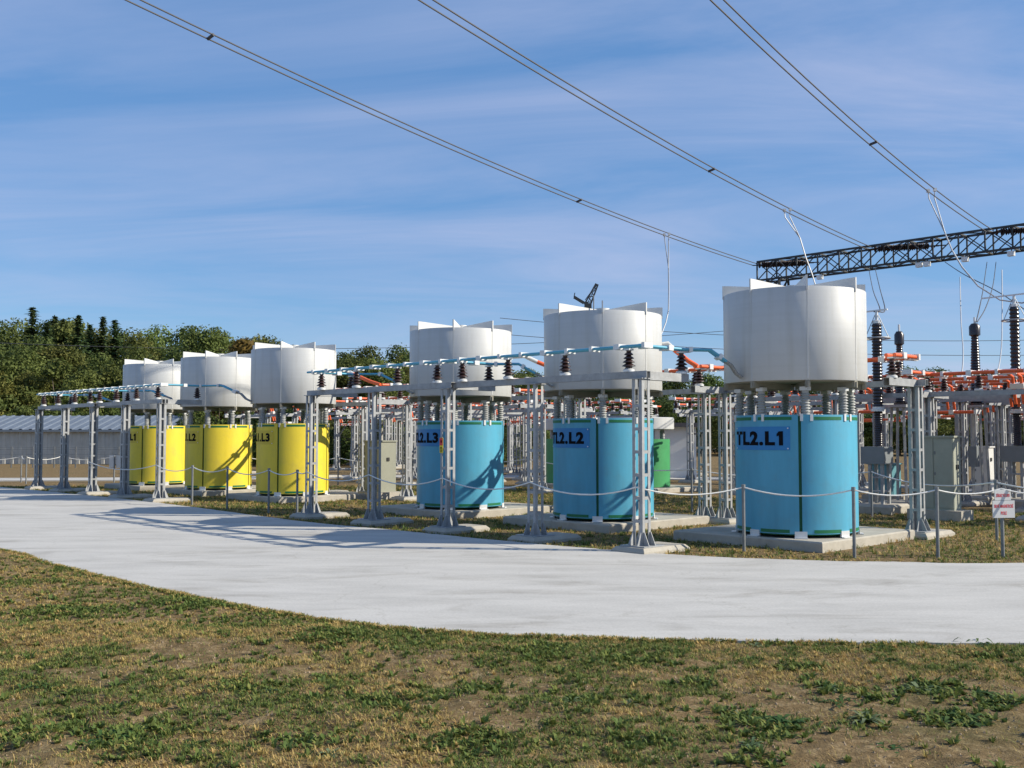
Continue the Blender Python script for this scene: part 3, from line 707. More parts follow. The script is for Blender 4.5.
def bushing_column(label, p, hs, hb, r0, box):
    t = thing('bushing_column', label, 'insulator', p, RZ)
    q = MB(); chamfer_box(q, -0.4, 0.4, -0.4, 0.4, -0.05, 0.18, 0.04); q.build('footing', M['concrete'], t)
    for sx in (-1, 1):
        for sy in (-1, 1): MB().bar((sx*0.2, sy*0.2, 0.18), (sx*0.14, sy*0.14, hs), 0.05).build('leg', M['steel'], t)
    MB().b2((-0.25, -0.25, hs), (0.25, 0.25, hs+0.06)).build('plate', M['steel'], t)
    if box: MB().b2((-0.13, -0.36, 0.9), (0.13, -0.205, 1.4)).build('terminal_box', M['tank'], t)
    q = MB(); pr = [(0, 0), (r0*1.15, 0), (r0*1.15, 0.05), (r0*.8, 0.055)]; n = 24; hh = hb - 0.4
    for i in range(n):
        z = 0.06 + hh*i/n; rr = r0*(1 - 0.42*i/n); pr += [(rr*0.82, z), (rr, z + hh/n*.3), (rr*0.82, z + hh/n*.8)]
    pr += [(r0*.6, hb-.33), (r0*.85, hb-.31), (r0*.85, hb-.09), (r0*.5, hb-.02), (0, hb-.02)]
    q.lathe(pr, (0, 0, hs+0.061), 16); q.build('bushing', M['blackins'], t, 50)
    MB().tube([(0,0,hs+hb+.04),(0,0,hs+hb+.2)], 0.025, 8).build('terminal', M['clamp'], t, 50)
tp = ray(977, 436, 25.5); tp.z = 0
bushing_column('tall tapered black bushing standing alone among the lattice posts', tp, 2.35, 2.05, 0.155, True)
tp2 = ray(901, 436, 23.5); tp2.z = 0
bushing_column('black tapered bushing on a steel stand just behind the tall insulator column', tp2, 2.3, 1.7, 0.125, False)

# green reactors farther back
def green(p, label):
    t = thing('reactor', label, 'reactor', p, RZ, 'green reactors deep in the yard')
    MB().lathe([(0, 0.0), (0.84, 0.0), (0.84, 1.55), (0, 1.55)], n=40).build('inner_drum', M['band'], t, 40)
    for q in range(4):
        a = SEAM + q*PI/2 + R(1.35); MB().arc(0.845, 0.875, 0.15, 1.56, a, a + PI/2 - R(2.7), 20).build('shell_panel', M['green'], t, 40)
    for q in range(6):
        a = ARM + q*PI/3; MB().lathe(insulator_prof(0.06, 0.28, 5), (0.75*math.cos(a), 0.75*math.sin(a), 1.56), 10).build('support_insulator', M['porcelain'], t, 50)
    MB().lathe([(0, 1.84), (0.98, 1.84), (1.0, 1.86), (1.0, 2.18), (0.98, 2.2), (0, 2.2)], n=48).build('coil', M['coil'], t, 40)
    q = MB(); chamfer_box(q, -1.2, 1.2, -1.2, 1.6, -0.05, 0.14); q.build('plinth', M['concrete'], t)
green(Vector((3.86, 31, 0)), 'bright green reactor under a low white coil seen past the TL2.L2 reactor')
green(Vector((1.98, 33.6, 0)), 'dark green reactor seen in the gap left of the TL2.L2 letters')
# white switch house
p = ray(674, 436, 40); p.z = 0
hs = thing('switch_house', 'small white switch house with dark roof behind the reactors', 'building', p, R(-4))
MB().b2((-4.2, 0, 0), (0.85, 4, 2.0)).build('wall', M['wallwhite'], hs)
MB().b2((-4.5, -0.35, 2.002), (1.15, 4.3, 2.16)).build('roof', M['roofdark'], hs)
dr = MB().b2((-1.6, -0.03, 0.02), (-0.75, -0.002, 1.85)).build('door', M['tank'], hs)
MB().b2((-0.85, -0.06, 0.9), (-0.8, -0.031, 1.0)).build('handle', M['black'], dr)
MB().b2((-3.3, -0.03, 0.9), (-2.2, -0.002, 1.6)).build('window', M['tank'], hs)
MB().b2((0.55, -0.5, 1.70), (0.95, -0.36, 1.76)).build('canopy', M['roofdark'], hs)

# long corrugated shed at the forest edge
s0 = ground(-260, 463.5); s1 = ground(170, 464)
d = (s1 - s0); ln = d.length; ang = math.atan2(d.y, d.x)
sh = thing('storage_shed', 'long low corrugated metal shed in front of the forest', 'shed', s0, ang)
q = MB(); q.b2((0, 0.06, 0), (ln, 7, 1.95)); x = 0.0; top_ = []
while x < ln - 0.5: top_ += [(x, 0.05), (x+0.08, 0.0), (x+0.25, 0.0), (x+0.33, 0.05)]; x += 0.5
o = len(q.v); n = len(top_)
for z in (0.0, 1.95):
    for (a, b_) in top_: q.v.append((a, b_, z))
for i in range(n-1): q.f.append((o+i, o+i+1, o+n+i+1, o+n+i))
q.build('wall', M['shedwall'], sh)
q = MB()
vs = [(-0.3,-0.14,1.96),(ln+0.3,-0.14,1.96),(ln+0.3,3.5,2.85),(-0.3,3.5,2.85),(ln+0.3,7.35,1.96),(-0.3,7.35,1.96)]
vs += [(v[0], v[1], v[2]+0.06) for v in vs]
q.add(vs, [(6,7,8,9),(9,8,10,11),(0,3,2,1),(3,5,4,2),(0,1,7,6),(1,2,8,7),(2,4,10,8),(4,5,11,10),(5,3,9,11),(3,0,6,9)])
o = len(q.v); x = -0.3; top_ = []
while x < ln - 0.3: top_ += [(x, 0.004), (x+0.08, 0.05), (x+0.2, 0.05), (x+0.28, 0.004)]; x += 0.6
n = len(top_)
for (yy_, z) in ((-0.14, 2.02), (3.5, 2.91)):
    for (a, b_) in top_: q.v.append((a, yy_, z + b_))
for i in range(n-1): q.f.append((o+i, o+i+1, o+n+i+1, o+n+i))
q.build('roof', M['shedroof'], sh)
q = MB(); q.b2((-0.3,-0.21,1.88),(ln+0.3,-0.142,1.96)); q.build('gutter', M['tank'], sh)
# mesh fence in front of the shed
f0 = ground(-200, 467.5); f1 = ground(140, 468)
fe = thing('wire_fence', 'thin dark wire fence along the foot of the shed', 'fence', (0,0,0))
n = 16
for i in range(n+1):
    p = f0.lerp(f1, i/n); MB().bar(p, p + Vector((0,0,1.1)), 0.05).build('post', M['pole'], fe)
q = MB()
for z in (0.2, 0.45, 0.7, 0.95, 1.05): q.tube([f0 + Vector((0,0,z)), f1 + Vector((0,0,z))], 0.008, 4)
q.build('wire', M['pole'], fe)

# ------------------------------------------------------------------ overhead gantry, conductors
T0 = ray(757, 262, 52.0); T1 = Vector((T0.x, T0.y, T0.z)) + DX*34
TH, TD = 0.95, 0.9
tr = thing('overhead_gantry', 'dark lattice beam high overhead carrying the power lines', 'gantry', (T0.x, T0.y, 0), RZ)
q = MB(); Lb = 34.0; zt = T0.z; zb = zt - TH
for y in (0, TD):
    for z in (zt, zb): q.bar((0, y, z), (Lb, y, z), 0.09, 0.09)
nb = 30; st = Lb/nb
for i in range(nb+1):
    x = i*st
    for y in (0, TD): q.bar((x, y, zb+0.045), (x, y, zt-0.045), 0.06)
    for z in (zt, zb): q.bar((x, 0.045, z), (x, TD-0.045, z), 0.06)
    if i < nb:
        for y in (0, TD):
            if i % 3 != 2:
                q.bar((x, y+0.01, zb), (x+st, y+0.01, zt), 0.042); q.bar((x, y-0.035, zt), (x+st, y-0.035, zb), 0.042)
            else: q.bar((x, y, zb), (x+st, y, zt), 0.042)
        for z in (zt, zb): q.bar((x, 0 if i % 2 else TD, z), (x+st, TD if i % 2 else 0, z), 0.042)
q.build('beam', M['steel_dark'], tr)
for x in (0.9, 33.0):
    q = MB()
    for sx in (-1, 1):
        for sy in (-1, 1): q.bar((x+sx*0.7, TD/2+sy*0.7, 0), (x+sx*0.35, TD/2+sy*0.42, zb-0.05), 0.11)
    for kk in range(9):
        za, zc = zb*kk/9, zb*(kk+1)/9; wa, wb = 0.7-0.35*kk/9, 0.7-0.35*(kk+1)/9
        for sy in (-1, 1):
            q.bar((x-wa, TD/2+sy*wa, za), (x+wb, TD/2+sy*wb, zc), 0.05); q.bar((x+sy*wa, TD/2-wa, za), (x+sy*wb, TD/2+wb, zc), 0.05)
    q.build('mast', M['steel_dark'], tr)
for px_ in (823, 923, 931, 969.6, 1016):
    # little floodlights under the beam
    u = (px_-512)/F; x = (u*T0.y - T0.x)/(DX.x - u*DX.y)
    f = MB().box((x, -0.1, zb-0.24), (0.26, 0.2, 0.2)).build('floodlight', M['clamp'], tr)
    MB().bar((x, -0.1, zb-0.14), (x, -0.02, zb-0.046), 0.03).build('bracket', M['steel_dark'], f)
WD = Vector((0.622, 0.783, 0))
def line_at(P0, s, a=0.0064, b_=0.00132): return P0 - WD*s + Vector((0, 0, a*s + b_*s*s))
def truss_pt(px):
    u = (px-512)/F; x = (u*T0.y - T0.x)/(DX.x - u*DX.y); return Vector((T0.x, T0.y, 0)) + DX*x
side = Vector((0.783, -0.622, 0))
heads = []
for px_, nm in ((757, 'lowest'), (873, 'middle'), (995, 'highest')):
    P0 = truss_pt(px_); P0.z = zt - 0.15
    heads.append(P0)
lab = {0: 'lowest pair of overhead conductors, ending at the end of the dark lattice beam', 1: 'pair of overhead conductors, middle of the three pairs over the yard', 2: 'steepest of the three pairs of overhead conductors'}
def s_for(P0, px_):
    u = (px_-512)/F; return (P0.x - u*P0.y)/(WD.x - u*WD.y)
BL = (0.00144, 0.0016, 0.00236)
for i, P0 in enumerate(heads):
    t = thing('power_line', lab[i], 'power line', (0,0,0), 0, 'twin conductors')
    for o in (-0.11, 0.11):
        MB().tube([line_at(P0, s, b_=BL[i]) + side*o + Vector((0,0,0.06*(o > 0))) for s in np.linspace(0, 75, 46)], 0.021, 5).build('conductor', M['wire'], t, 60)
    q = MB()
    for s in (((s_for(P0, 580)),(s_for(P0, 205))), ((s_for(P0, 714)),), ((s_for(P0, 878)),))[i]: q.bar(line_at(P0, s, b_=BL[i]) - side*0.13, line_at(P0, s, b_=BL[i]) + side*0.13 + Vector((0,0,0.06)), 0.05, 0.07)
    q.build('spacer', M['wire'], t)
    # tension insulator strings from the conductors back to the beam
    e = P0 + WD*0.1 + DX*3.2 + DY*0.35; e.z = zt - 0.35
    dirv = (e - P0); lnn = dirv.length; dirv.normalize()
    for o in (-0.14, 0.14):
        q = MB(); nn = 13
        q.tube([P0 + side*o, e + side*o], 0.028, 6)
        for kk in range(nn):
            c = P0.lerp(e, 0.12 + 0.76*kk/nn) + side*o
            q.tube([c - dirv*0.015, c + dirv*0.045], 0.16, 10, r1=0.08)
        q.build('insulator_string', M['stringins'], t, 50)
def wire(name, pts, label, r=0.016, m='wirelight', cat='wire'):
    P = [Vector(p) for p in pts]; out = []
    for i in range(len(P)-1):
        p0 = P[max(i-1,0)]; p1 = P[i]; p2 = P[i+1]; p3 = P[min(i+2,len(P)-1)]
        for k in range(6):
            t = k/6; out.append(0.5*((2*p1)+(p2-p0)*t+(2*p0-5*p1+4*p2-p3)*t*t+(3*p1-p0-3*p2+p3)*t*t*t))
    out.append(P[-1])
    return tag(MB().tube(out, r, 6).build(name, M[m], None, 60), label, cat)
# droppers: each leaves both conductors of a line and joins into one
def dropper(P0, s, px_pts, dist, label):
    a = line_at(P0, s, b_=BL[heads.index(P0)]); t = thing('dropper_wire', label, 'wire', (0,0,0))
    j = a + Vector((0,0,-1.0)); first = ray(*px_pts[0], a.y + (dist - a.y)*0.15)
    for o in (-0.12, 0.12): MB().tube([a + side*o + Vector((0,0,0.05)), a + side*o*0.8 + Vector((0,0,-0.25)), first], 0.02, 6).build('tail', M['wirelight'], t, 60)
    pts = [ray(x, y, a.y + (dist - a.y)*(0.15 + 0.85*k/(max(1, len(px_pts)-1)))) for k, (x, y) in enumerate(px_pts)]
    MB().tube(pts, 0.026, 6).build('lead', M['wirelight'], t, 60)
    q = MB()
    for o in (-0.12, 0.12): q.box(a + side*o + Vector((0,0,0.03)), (0.1, 0.1, 0.12))
    q.build('clamp', M['clamp'], t)
dropper(heads[0], s_for(heads[0], 668), [(668.5, 268), (668.8, 290), (668.5, 310), (666, 322), (661, 335), (655, 380)], 42, 'pale dropper wire hanging above the TL2.L2 coil')
dropper(heads[1], s_for(heads[1], 790), [(800, 238), (806, 258), (812, 274), (820, 300), (832, 350)], 40, 'pale dropper wire hanging down behind the TL2.L1 coil')
dropper(heads[2], s_for(heads[2], 936), [(945, 233), (952, 250), (962, 267), (978, 286), (1000, 300), (1022, 303), (1050, 296)], 34, 'pale dropper wire swinging out under the lattice beam towards the picture edge')
def at(px_, py_, dd): return ray(px_, py_, dd)
tdep = lambda px_: truss_pt(px_).y
w1 = [at(869, 270, tdep(869)-0.2), at(873, 290, 36), at(880, 309, 26), Vector((a1.x-0.05, a1.y, 4.34))]
wire('jumper_wire', w1, 'thin dark jumper from lattice beam to tall black column, outer wire', 0.014, 'wire')
w1 = [at(875, 268, tdep(875)-0.2), at(880, 289, 36), at(885, 309, 26), Vector((a1.x+0.05, a1.y, 4.34))]
wire('jumper_wire', w1, 'thin dark jumper from lattice beam to tall black column, inner wire', 0.014, 'wire')
tb = ray(976, 322, 25.4)
wire('jumper_wire', [at(987, 262, tdep(987)), at(983, 290, 35), at(979, 310, 28), tb], 'thin jumper dropping straight to the tall tapered bushing', 0.014, 'wire')
wire('jumper_wire', [at(996, 262, tdep(996)), at(993, 285, 36), at(986, 307, 29), tb + Vector((0.03,0,0))], 'thin jumper curving down to the tall tapered bushing', 0.014, 'wire')
wire('jumper_wire', [at(960, 277, 38), at(961, 320, 34), at(963, 350, 31), at(962, 372, 30), at(958, 395, 29.5)], 'long plumb wire between the column and the tapered bushing', 0.018)
wire('jumper_wire', [at(1002, 270, 38), at(1002, 330, 34), at(1000, 360, 31), at(995, 380, 30), at(990, 398, 29.5)], 'long plumb wire just beyond the tapered bushing', 0.018)
wire('jumper_wire', [at(945, 262, tdep(945)), at(965, 275, 40), at(1000, 293, 37), at(1035, 317, 33)], 'slanting wire under the lattice beam crossing the plumb wires', 0.016, 'wire')
# far thin power lines in the sky
def far_line(a, b_, dist, sag, lb):
    A = ray(*a, dist); B = ray(*b_, dist+8); pts = []
    for k in range(25):
        t = k/24; p = A.lerp(B, t); p.z -= 4*sag*t*(1-t); pts.append(p)
    tag(MB().tube(pts, 0.026, 4).build('distant_wire', M['wire'], None, 60), lb, 'wire', 'distant wires')
far_line((-60,340), (760,328), 95, 1.4, 'faint distant wire passing behind the white coils from the forest')
far_line((500,318), (1100,338), 95, 1.0, 'faint distant wire crossing low behind the TL2.L1 coil, upper one')
far_line((500,334), (1100,354), 95, 0.8, 'faint distant wire crossing low behind the TL2.L1 coil, lower one')
# dark boom tip rising far behind the middle blue reactor
bm = thing('lattice_boom', 'dark slanting lattice boom tip showing above the TL2.L2 coil', 'boom', (0,0,0))
b0 = ray(575, 330, 60); b0.z = 0; tip = ray(597, 284, 60); elb = ray(588, 303.5, 60); lft = ray(574, 297, 60); mid0 = ray(584, 303, 60)
q = MB(); dv = (tip - elb).normalized(); sd = Vector((dv.z, 0, -dv.x))
for o in (-0.16, 0.16):
    q.bar(elb + sd*o, tip + sd*o*0.4, 0.09)
for k in range(7):
    p0 = elb.lerp(tip, k/7); p1 = elb.lerp(tip, (k+1)/7); o = 0.16*(1-0.6*k/7)*(1 if k % 2 else -1); q.bar(p0 + sd*o, p1 - sd*o, 0.05)
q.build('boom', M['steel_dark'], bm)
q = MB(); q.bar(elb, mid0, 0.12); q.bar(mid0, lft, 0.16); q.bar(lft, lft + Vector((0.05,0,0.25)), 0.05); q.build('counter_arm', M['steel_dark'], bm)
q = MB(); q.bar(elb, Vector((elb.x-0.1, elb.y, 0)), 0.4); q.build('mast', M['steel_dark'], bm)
q = MB(); q.tube([tip, ray(585, 300, 60)], 0.02, 4); q.tube([tip, ray(588, 302, 60)], 0.02, 4); q.build('stay', M['wire'], bm)

# ------------------------------------------------------------------ trees
def leaf_mat(name, lo, hi, rand=0.25):
    m, nt, b = new_mat(name); N = nt.nodes; L = nt.links
    g = N.new('ShaderNodeAttribute'); g.attribute_name = 'tone'
    r = N.new('ShaderNodeValToRGB'); r.color_ramp.elements[0].color = (*lo, 1); r.color_ramp.elements[1].color = (*hi, 1)
    L.new(g.outputs['Fac'], r.inputs['Fac'])
    oi = N.new('ShaderNodeObjectInfo'); mr = N.new('ShaderNodeMapRange'); mr.inputs['To Min'].default_value = 1-rand; mr.inputs['To Max'].default_value = 1+rand
    L.new(oi.outputs['Random'], mr.inputs['Value'])
    hs = N.new('ShaderNodeHueSaturation'); L.new(mr.outputs[0], hs.inputs['Value']); L.new(r.outputs['Color'], hs.inputs['Color'])
    mh = N.new('ShaderNodeMapRange'); mh.inputs['To Min'].default_value = 0.475; mh.inputs['To Max'].default_value = 0.52
    w = N.new('ShaderNodeMath'); w.operation = 'FRACT'; ml = N.new('ShaderNodeMath'); ml.operation = 'MULTIPLY'; ml.inputs[1].default_value = 7.31
    L.new(oi.outputs['Random'], ml.inputs[0]); L.new(ml.outputs[0], w.inputs[0]); L.new(w.outputs[0], mh.inputs['Value']); L.new(mh.outputs[0], hs.inputs['Hue'])
    L.new(hs.outputs['Color'], b.inputs['Base Color']); b.inputs['Roughness'].default_value = 0.7; b.inputs['Specular IOR Level'].default_value = 0.2
    tr_ = N.new('ShaderNodeBsdfTranslucent'); L.new(hs.outputs['Color'], tr_.inputs['Color'])
    ms = N.new('ShaderNodeMixShader'); ms.inputs[0].default_value = 0.3
    out = N['Material Output']; L.new(b.outputs[0], ms.inputs[1]); L.new(tr_.outputs[0], ms.inputs[2]); L.new(ms.outputs[0], out.inputs['Surface'])
    return m
M['leaf'] = leaf_mat('leaf_green', (0.048, 0.072, 0.017), (0.15, 0.185, 0.048))
M['olive'] = leaf_mat('leaf_olive', (0.062, 0.078, 0.018), (0.19, 0.195, 0.05))
M['rust'] = leaf_mat('leaf_rust', (0.085, 0.05, 0.014), (0.20, 0.115, 0.03))
M['needle'] = leaf_mat('needle_green', (0.045, 0.078, 0.03), (0.13, 0.19, 0.07), 0.15)
def quad_cloud(name, C, T, B, tone, m, parent=None, tri=False):
    """C centres, T and B half-extent vectors -> one mesh of little leaf faces"""
    n = len(C); V = np.empty((n, 4, 3), np.float32)
    V[:,0] = C - T; V[:,1] = C - B*0.9; V[:,2] = C + T; V[:,3] = C + B
    me = bpy.data.meshes.new(name); me.vertices.add(n*4); me.vertices.foreach_set('co', V.ravel())
    me.loops.add(n*4); me.loops.foreach_set('vertex_index', np.arange(n*4, dtype=np.int32))
    me.polygons.add(n); me.polygons.foreach_set('loop_start', np.arange(0, n*4, 4, dtype=np.int32))
    a = me.attributes.new('tone', 'FLOAT', 'FACE'); a.data.foreach_set('value', tone.astype(np.float32))
    me.materials.append(m); me.update(); me.validate()
    o = bpy.data.objects.new(name, me); COL.objects.link(o)
    if parent: o.parent = parent
    return o
def rvec(n):
    v = rng.normal(size=(n, 3)); return v/np.linalg.norm(v, axis=1, keepdims=True)
def make_decid(H, W, m, label, group, name='broadleaf_tree', nclump=46, low=0.12, leaf=0.16, bark='bark'):
    t = thing(name, label, 'tree', (0,0,-500), 0, group)
    q = MB(); bend = rng.uniform(-.3, .3, 2)
    top = Vector((bend[0], bend[1], H*0.7))
    q.tube([(0,0,-0.2), (bend[0]*.2, bend[1]*.2, H*.25), (bend[0]*.6, bend[1]*.6, H*.48), top], 0.022*H, 8, r1=0.006*H)
    centres = []
    for i in range(nclump):
        u = rng.uniform(low, 1); a = rng.uniform(0, 2*PI)
        prof = math.sin(min(1, (u - low)/(1-low)*0.85 + 0.18)*PI)**0.6
        rr = W/2*prof*math.sqrt(rng.uniform(0.25, 1))
        centres.append((rr*math.cos(a), rr*math.sin(a), u*H*0.95, rng.uniform(.09, .17)*H*0.9))
    for c in centres[::5]:
        z0 = H*rng.uniform(.25, .5); q.tube([(bend[0]*z0/H, bend[1]*z0/H, z0), (c[0]*.5, c[1]*.5, (z0+c[2])/2+.1), (c[0]*.92, c[1]*.92, c[2])], 0.008*H, 5, r1=0.003*H)
    q.build('trunk', M[bark], t, 60)
    Cs, Ts, Bs, To = [], [], [], []
    for (x, y, z, r) in centres:
        n = int(185*(r/(0.13*H))**2) + 40
        d = rvec(n); rad = r*rng.uniform(.35, 1.08, (n, 1))**0.6
        c = np.array([x, y, z]) + d*rad*np.array([1, 1, 0.75])
        nrm = d*0.7 + rvec(n)*0.7 + np.array([0, 0, 0.35]); nrm /= np.linalg.norm(nrm, axis=1, keepdims=True)
        tt = np.cross(nrm, rvec(n)); tt /= np.linalg.norm(tt, axis=1, keepdims=True); bb = np.cross(nrm, tt)
        s = leaf*0.62*rng.uniform(.6, 1.35, (n, 1))
        Cs.append(c); Ts.append(tt*s*1.15); Bs.append(bb*s*0.75)
        To.append(np.clip(rng.uniform(0, 1) * .55 + rng.uniform(0, .55, n), 0, 1))
    C_ = np.concatenate(Cs); C_[:, 2] = np.maximum(C_[:, 2], 0.1)
    quad_cloud('crown', C_, np.concatenate(Ts), np.concatenate(Bs), np.concatenate(To), M[m], t)
    return t
def make_conifer(H, W, label, group):
    t = thing('conifer_tree', label, 'tree', (0,0,-500), 0, group)
    MB().tube([(0,0,-0.2),(0,0,H*.5),(0,0,H*.98)], 0.016*H, 7, r1=0.003*H).build('trunk', M['bark'], t, 60)
    Cs, Ts, Bs, To = [], [], [], []
    z = H*0.12
    while z < H*0.99:
        f = 1 - (z/H); rad = W/2*f*rng.uniform(.5, 1.15) + 0.06; nb = int(5 + 6*f)
        a0 = rng.uniform(0, 6.28)
        for k in range(nb):
            a = a0 + 2*PI*k/nb + rng.uniform(-.3, .3); L_ = rad*rng.uniform(.6, 1.15); m_ = max(4, int(L_*10)); tn = rng.uniform(0, .5)
            s = np.linspace(0.12, 1, m_)
            x = np.cos(a)*L_*s; y = np.sin(a)*L_*s; zz = z + rng.uniform(-.7,.05)*L_*s + 0.22*L_*s*s
            c = np.stack([x, y, zz], 1) + rng.normal(0, .05, (m_, 3))
            dr = np.array([math.cos(a), math.sin(a), -.15]); sdv = np.array([-math.sin(a), math.cos(a), 0])
            wv = (0.24*(.6+.4*f)*(1 - s*0.6))[:, None]
            Cs.append(c); Ts.append(np.tile(dr*0.22*(.6+.4*f), (m_, 1)) + rng.normal(0, .03, (m_, 3))); Bs.append(sdv*wv + rng.normal(0, .05*(.3+f), (m_, 3)) ); To.append(np.clip(tn + rng.uniform(0, .5, m_), 0, 1))
        z += H*rng.uniform(.012, .02)*(.45 + f)
    quad_cloud('crown', np.concatenate(Cs), np.concatenate(Ts), np.concatenate(Bs), np.concatenate(To), M['needle'], t)
    return t
G1 = 'trees of the forest edge'
protos = {
 'g': [make_decid(9, 6.5, 'leaf', 'broad green tree in the forest edge behind the shed and reactors', G1) for _ in range(3)],
 'o': [make_decid(8.5, 6.5, 'olive', 'olive yellow autumn tree in the forest edge behind the shed', G1) for _ in range(3)],
 'c': [make_conifer(10, 6.4, 'dark pointed conifer rising above the forest edge', G1) for _ in range(3)],
 'b': [make_decid(5, 5.5, 'leaf', 'low bushy green tree along the forest edge', G1, 'bushy_tree', 34, 0.02, 0.14)],
 'p': [make_decid(9, 4.5, 'leaf', 'slim tree with a pale bare trunk behind the tan cabinet', 'pale trunked trees', 'slim_tree', 30, 0.38, 0.15, 'palebark')],
 'r': [make_decid(6.5, 5, 'rust', 'rust orange autumn tree between two yellow reactor coils', None, 'autumn_tree')],
 'd': [make_decid(8, 8, 'leaf', 'wide dark green tree on the horizon beyond the switchyard', 'trees on the horizon beyond the switchyard', nclump=60)],
}
Hs = {'g': 9, 'o': 8.5, 'c': 10, 'b': 5, 'p': 9, 'r': 6.5, 'd': 8}
used = set()
def plant(kind, px_, top_y, dist, label=None, wide=1.0):
    pr = random.choice(protos[kind]); dist *= (1.28 if px_ < 190 else 1.0); p = ray(px_, 436, dist); p.z = 0
    h = CAMH + (436 - top_y)*dist/F; s = h/Hs[kind]
    rz = random.uniform(0, 6.28)
    if pr.name not in used:
        used.add(pr.name); pr.location = p; pr.rotation_euler = (0, 0, rz); pr.scale = (s*wide, s*wide, s); return pr
    return copy_tree(pr, p, rz, label, scale=(s*wide, s*wide, s))
def skyline(px_):   # top of the forest in the photograph
    xs = [-150, 0, 40, 90, 130, 150, 200, 250, 300, 345, 380, 415, 470, 520, 560]
    ys = [312, 319, 320, 322, 328, 322, 326, 334, 345, 352, 346, 350, 362, 368, 378]
    return float(np.interp(px_, xs, ys))
# back row
for px_ in range(-150, 545, 15):
    k = 'c' if px_ < 120 and random.random() < .18 else random.choice('gggo')
    plant(k, px_ + random.uniform(-8, 8), skyline(px_) + random.uniform(0, 9), random.uniform(84, 96), wide=0.9)
# spires
for px_, ty in ((-30, 312), (30, 305), (52, 314), (61, 317), (76, 313), (101, 316), (113, 318), (45, 322), (88, 324)):
    plant('c', px_, ty, random.uniform(82, 88), wide=1.15)
# middle rows
for px_ in range(-140, 545, 22):
    plant(random.choice('oggog' if px_ < 150 else 'gog'), px_ + random.uniform(-10, 10), skyline(px_) + 18 + random.uniform(0, 14), random.uniform(72, 80))
for px_ in range(-150, 530, 26):
    plant(random.choice('oogb' if px_ < 180 else 'ggb'), px_ + random.uniform(-9, 9), skyline(px_) + 38 + random.uniform(0, 16), random.uniform(63, 70))
for px_ in range(-150, 520, 36):
    plant('b', px_ + random.uniform(-9, 9), 398 + random.uniform(-12, 10), random.uniform(58.5, 62), wide=1.1)
plant('r', 243, 341, 69)
for px_ in (338, 352, 372, 381): plant('p', px_, 356, 56)
# low horizon trees on the right-hand side
for px_ in range(520, 1120, 26):
    yt = float(np.interp(px_, [520, 640, 700, 800, 880, 920, 960, 1024, 1120], [368, 372, 374, 370, 368, 366, 372, 368, 366]))
    plant('d', px_ + random.uniform(-9, 9), yt + random.uniform(0, 9), random.uniform(98, 125), wide=1.15)
for px_ in range(540, 1110, 40):
    plant('d', px_ + random.uniform(-12, 12), 392 + random.uniform(-8, 8), random.uniform(84, 94), wide=1.5)

# ------------------------------------------------------------------ lawn blades and weeds
def vnoise(x, y, sc, seed):
    r = np.random.default_rng(seed); g = r.random((256, 256))
    xi = x*sc; yi = y*sc; x0 = np.floor(xi).astype(int); y0 = np.floor(yi).astype(int); fx = xi-x0; fy = yi-y0
    fx = fx*fx*(3-2*fx); fy = fy*fy*(3-2*fy); a = g[x0 % 256, y0 % 256]; b_ = g[(x0+1) % 256, y0 % 256]; c = g[x0 % 256, (y0+1) % 256]; d_ = g[(x0+1) % 256, (y0+1) % 256]
    return (a*(1-fx)+b_*fx)*(1-fy) + (c*(1-fx)+d_*fx)*fy
def blade_mat():
    m, nt, b = new_mat('grass_blades'); N = nt.nodes; L = nt.links
    g = N.new('ShaderNodeAttribute'); g.attribute_name = 'tone'
    r = N.new('ShaderNodeValToRGB'); e = r.color_ramp.elements
    st = [(0.0, (0.34, 0.21, 0.075)), (0.2, (0.53, 0.385, 0.155)), (0.48, (0.36, 0.29, 0.085)), (0.6, (0.215, 0.23, 0.058)), (0.8, (0.088, 0.135, 0.03)), (1.0, (0.135, 0.19, 0.06))]
    while len(e) < len(st): e.new(0.5)
    for k_, (p, c) in enumerate(st): e[k_].position = p; e[k_].color = (*c, 1)
    L.new(g.outputs['Fac'], r.inputs['Fac']); L.new(r.outputs['Color'], b.inputs['Base Color'])
    b.inputs['Roughness'].default_value = 0.75; b.inputs['Specular IOR Level'].default_value = 0.2
    t = N.new('ShaderNodeBsdfTranslucent'); L.new(r.outputs['Color'], t.inputs['Color'])
    ms = N.new('ShaderNodeMixShader'); ms.inputs[0].default_value = 0.25
    L.new(b.outputs[0], ms.inputs[1]); L.new(t.outputs[0], ms.inputs[2]); L.new(ms.outputs[0], N['Material Output'].inputs['Surface'])
    return m
M['blade'] = blade_mat()
nx = np.array([p.x for p in near]); ny = np.array([p.y for p in near]); fx_ = np.array([p.x for p in far]); fy_ = np.array([p.y for p in far])
def lawn_h(x, y):
    e = np.clip((np.interp(x, nx, ny) - y)/0.5, 0, 1)
    return 0.012 + e*(0.045*vnoise(x+90, y+90, 1.3, 31) + 0.030*vnoise(x+90, y+90, 4.5, 32) + 0.022*vnoise(x+90, y+90, 13, 33) - 0.02)
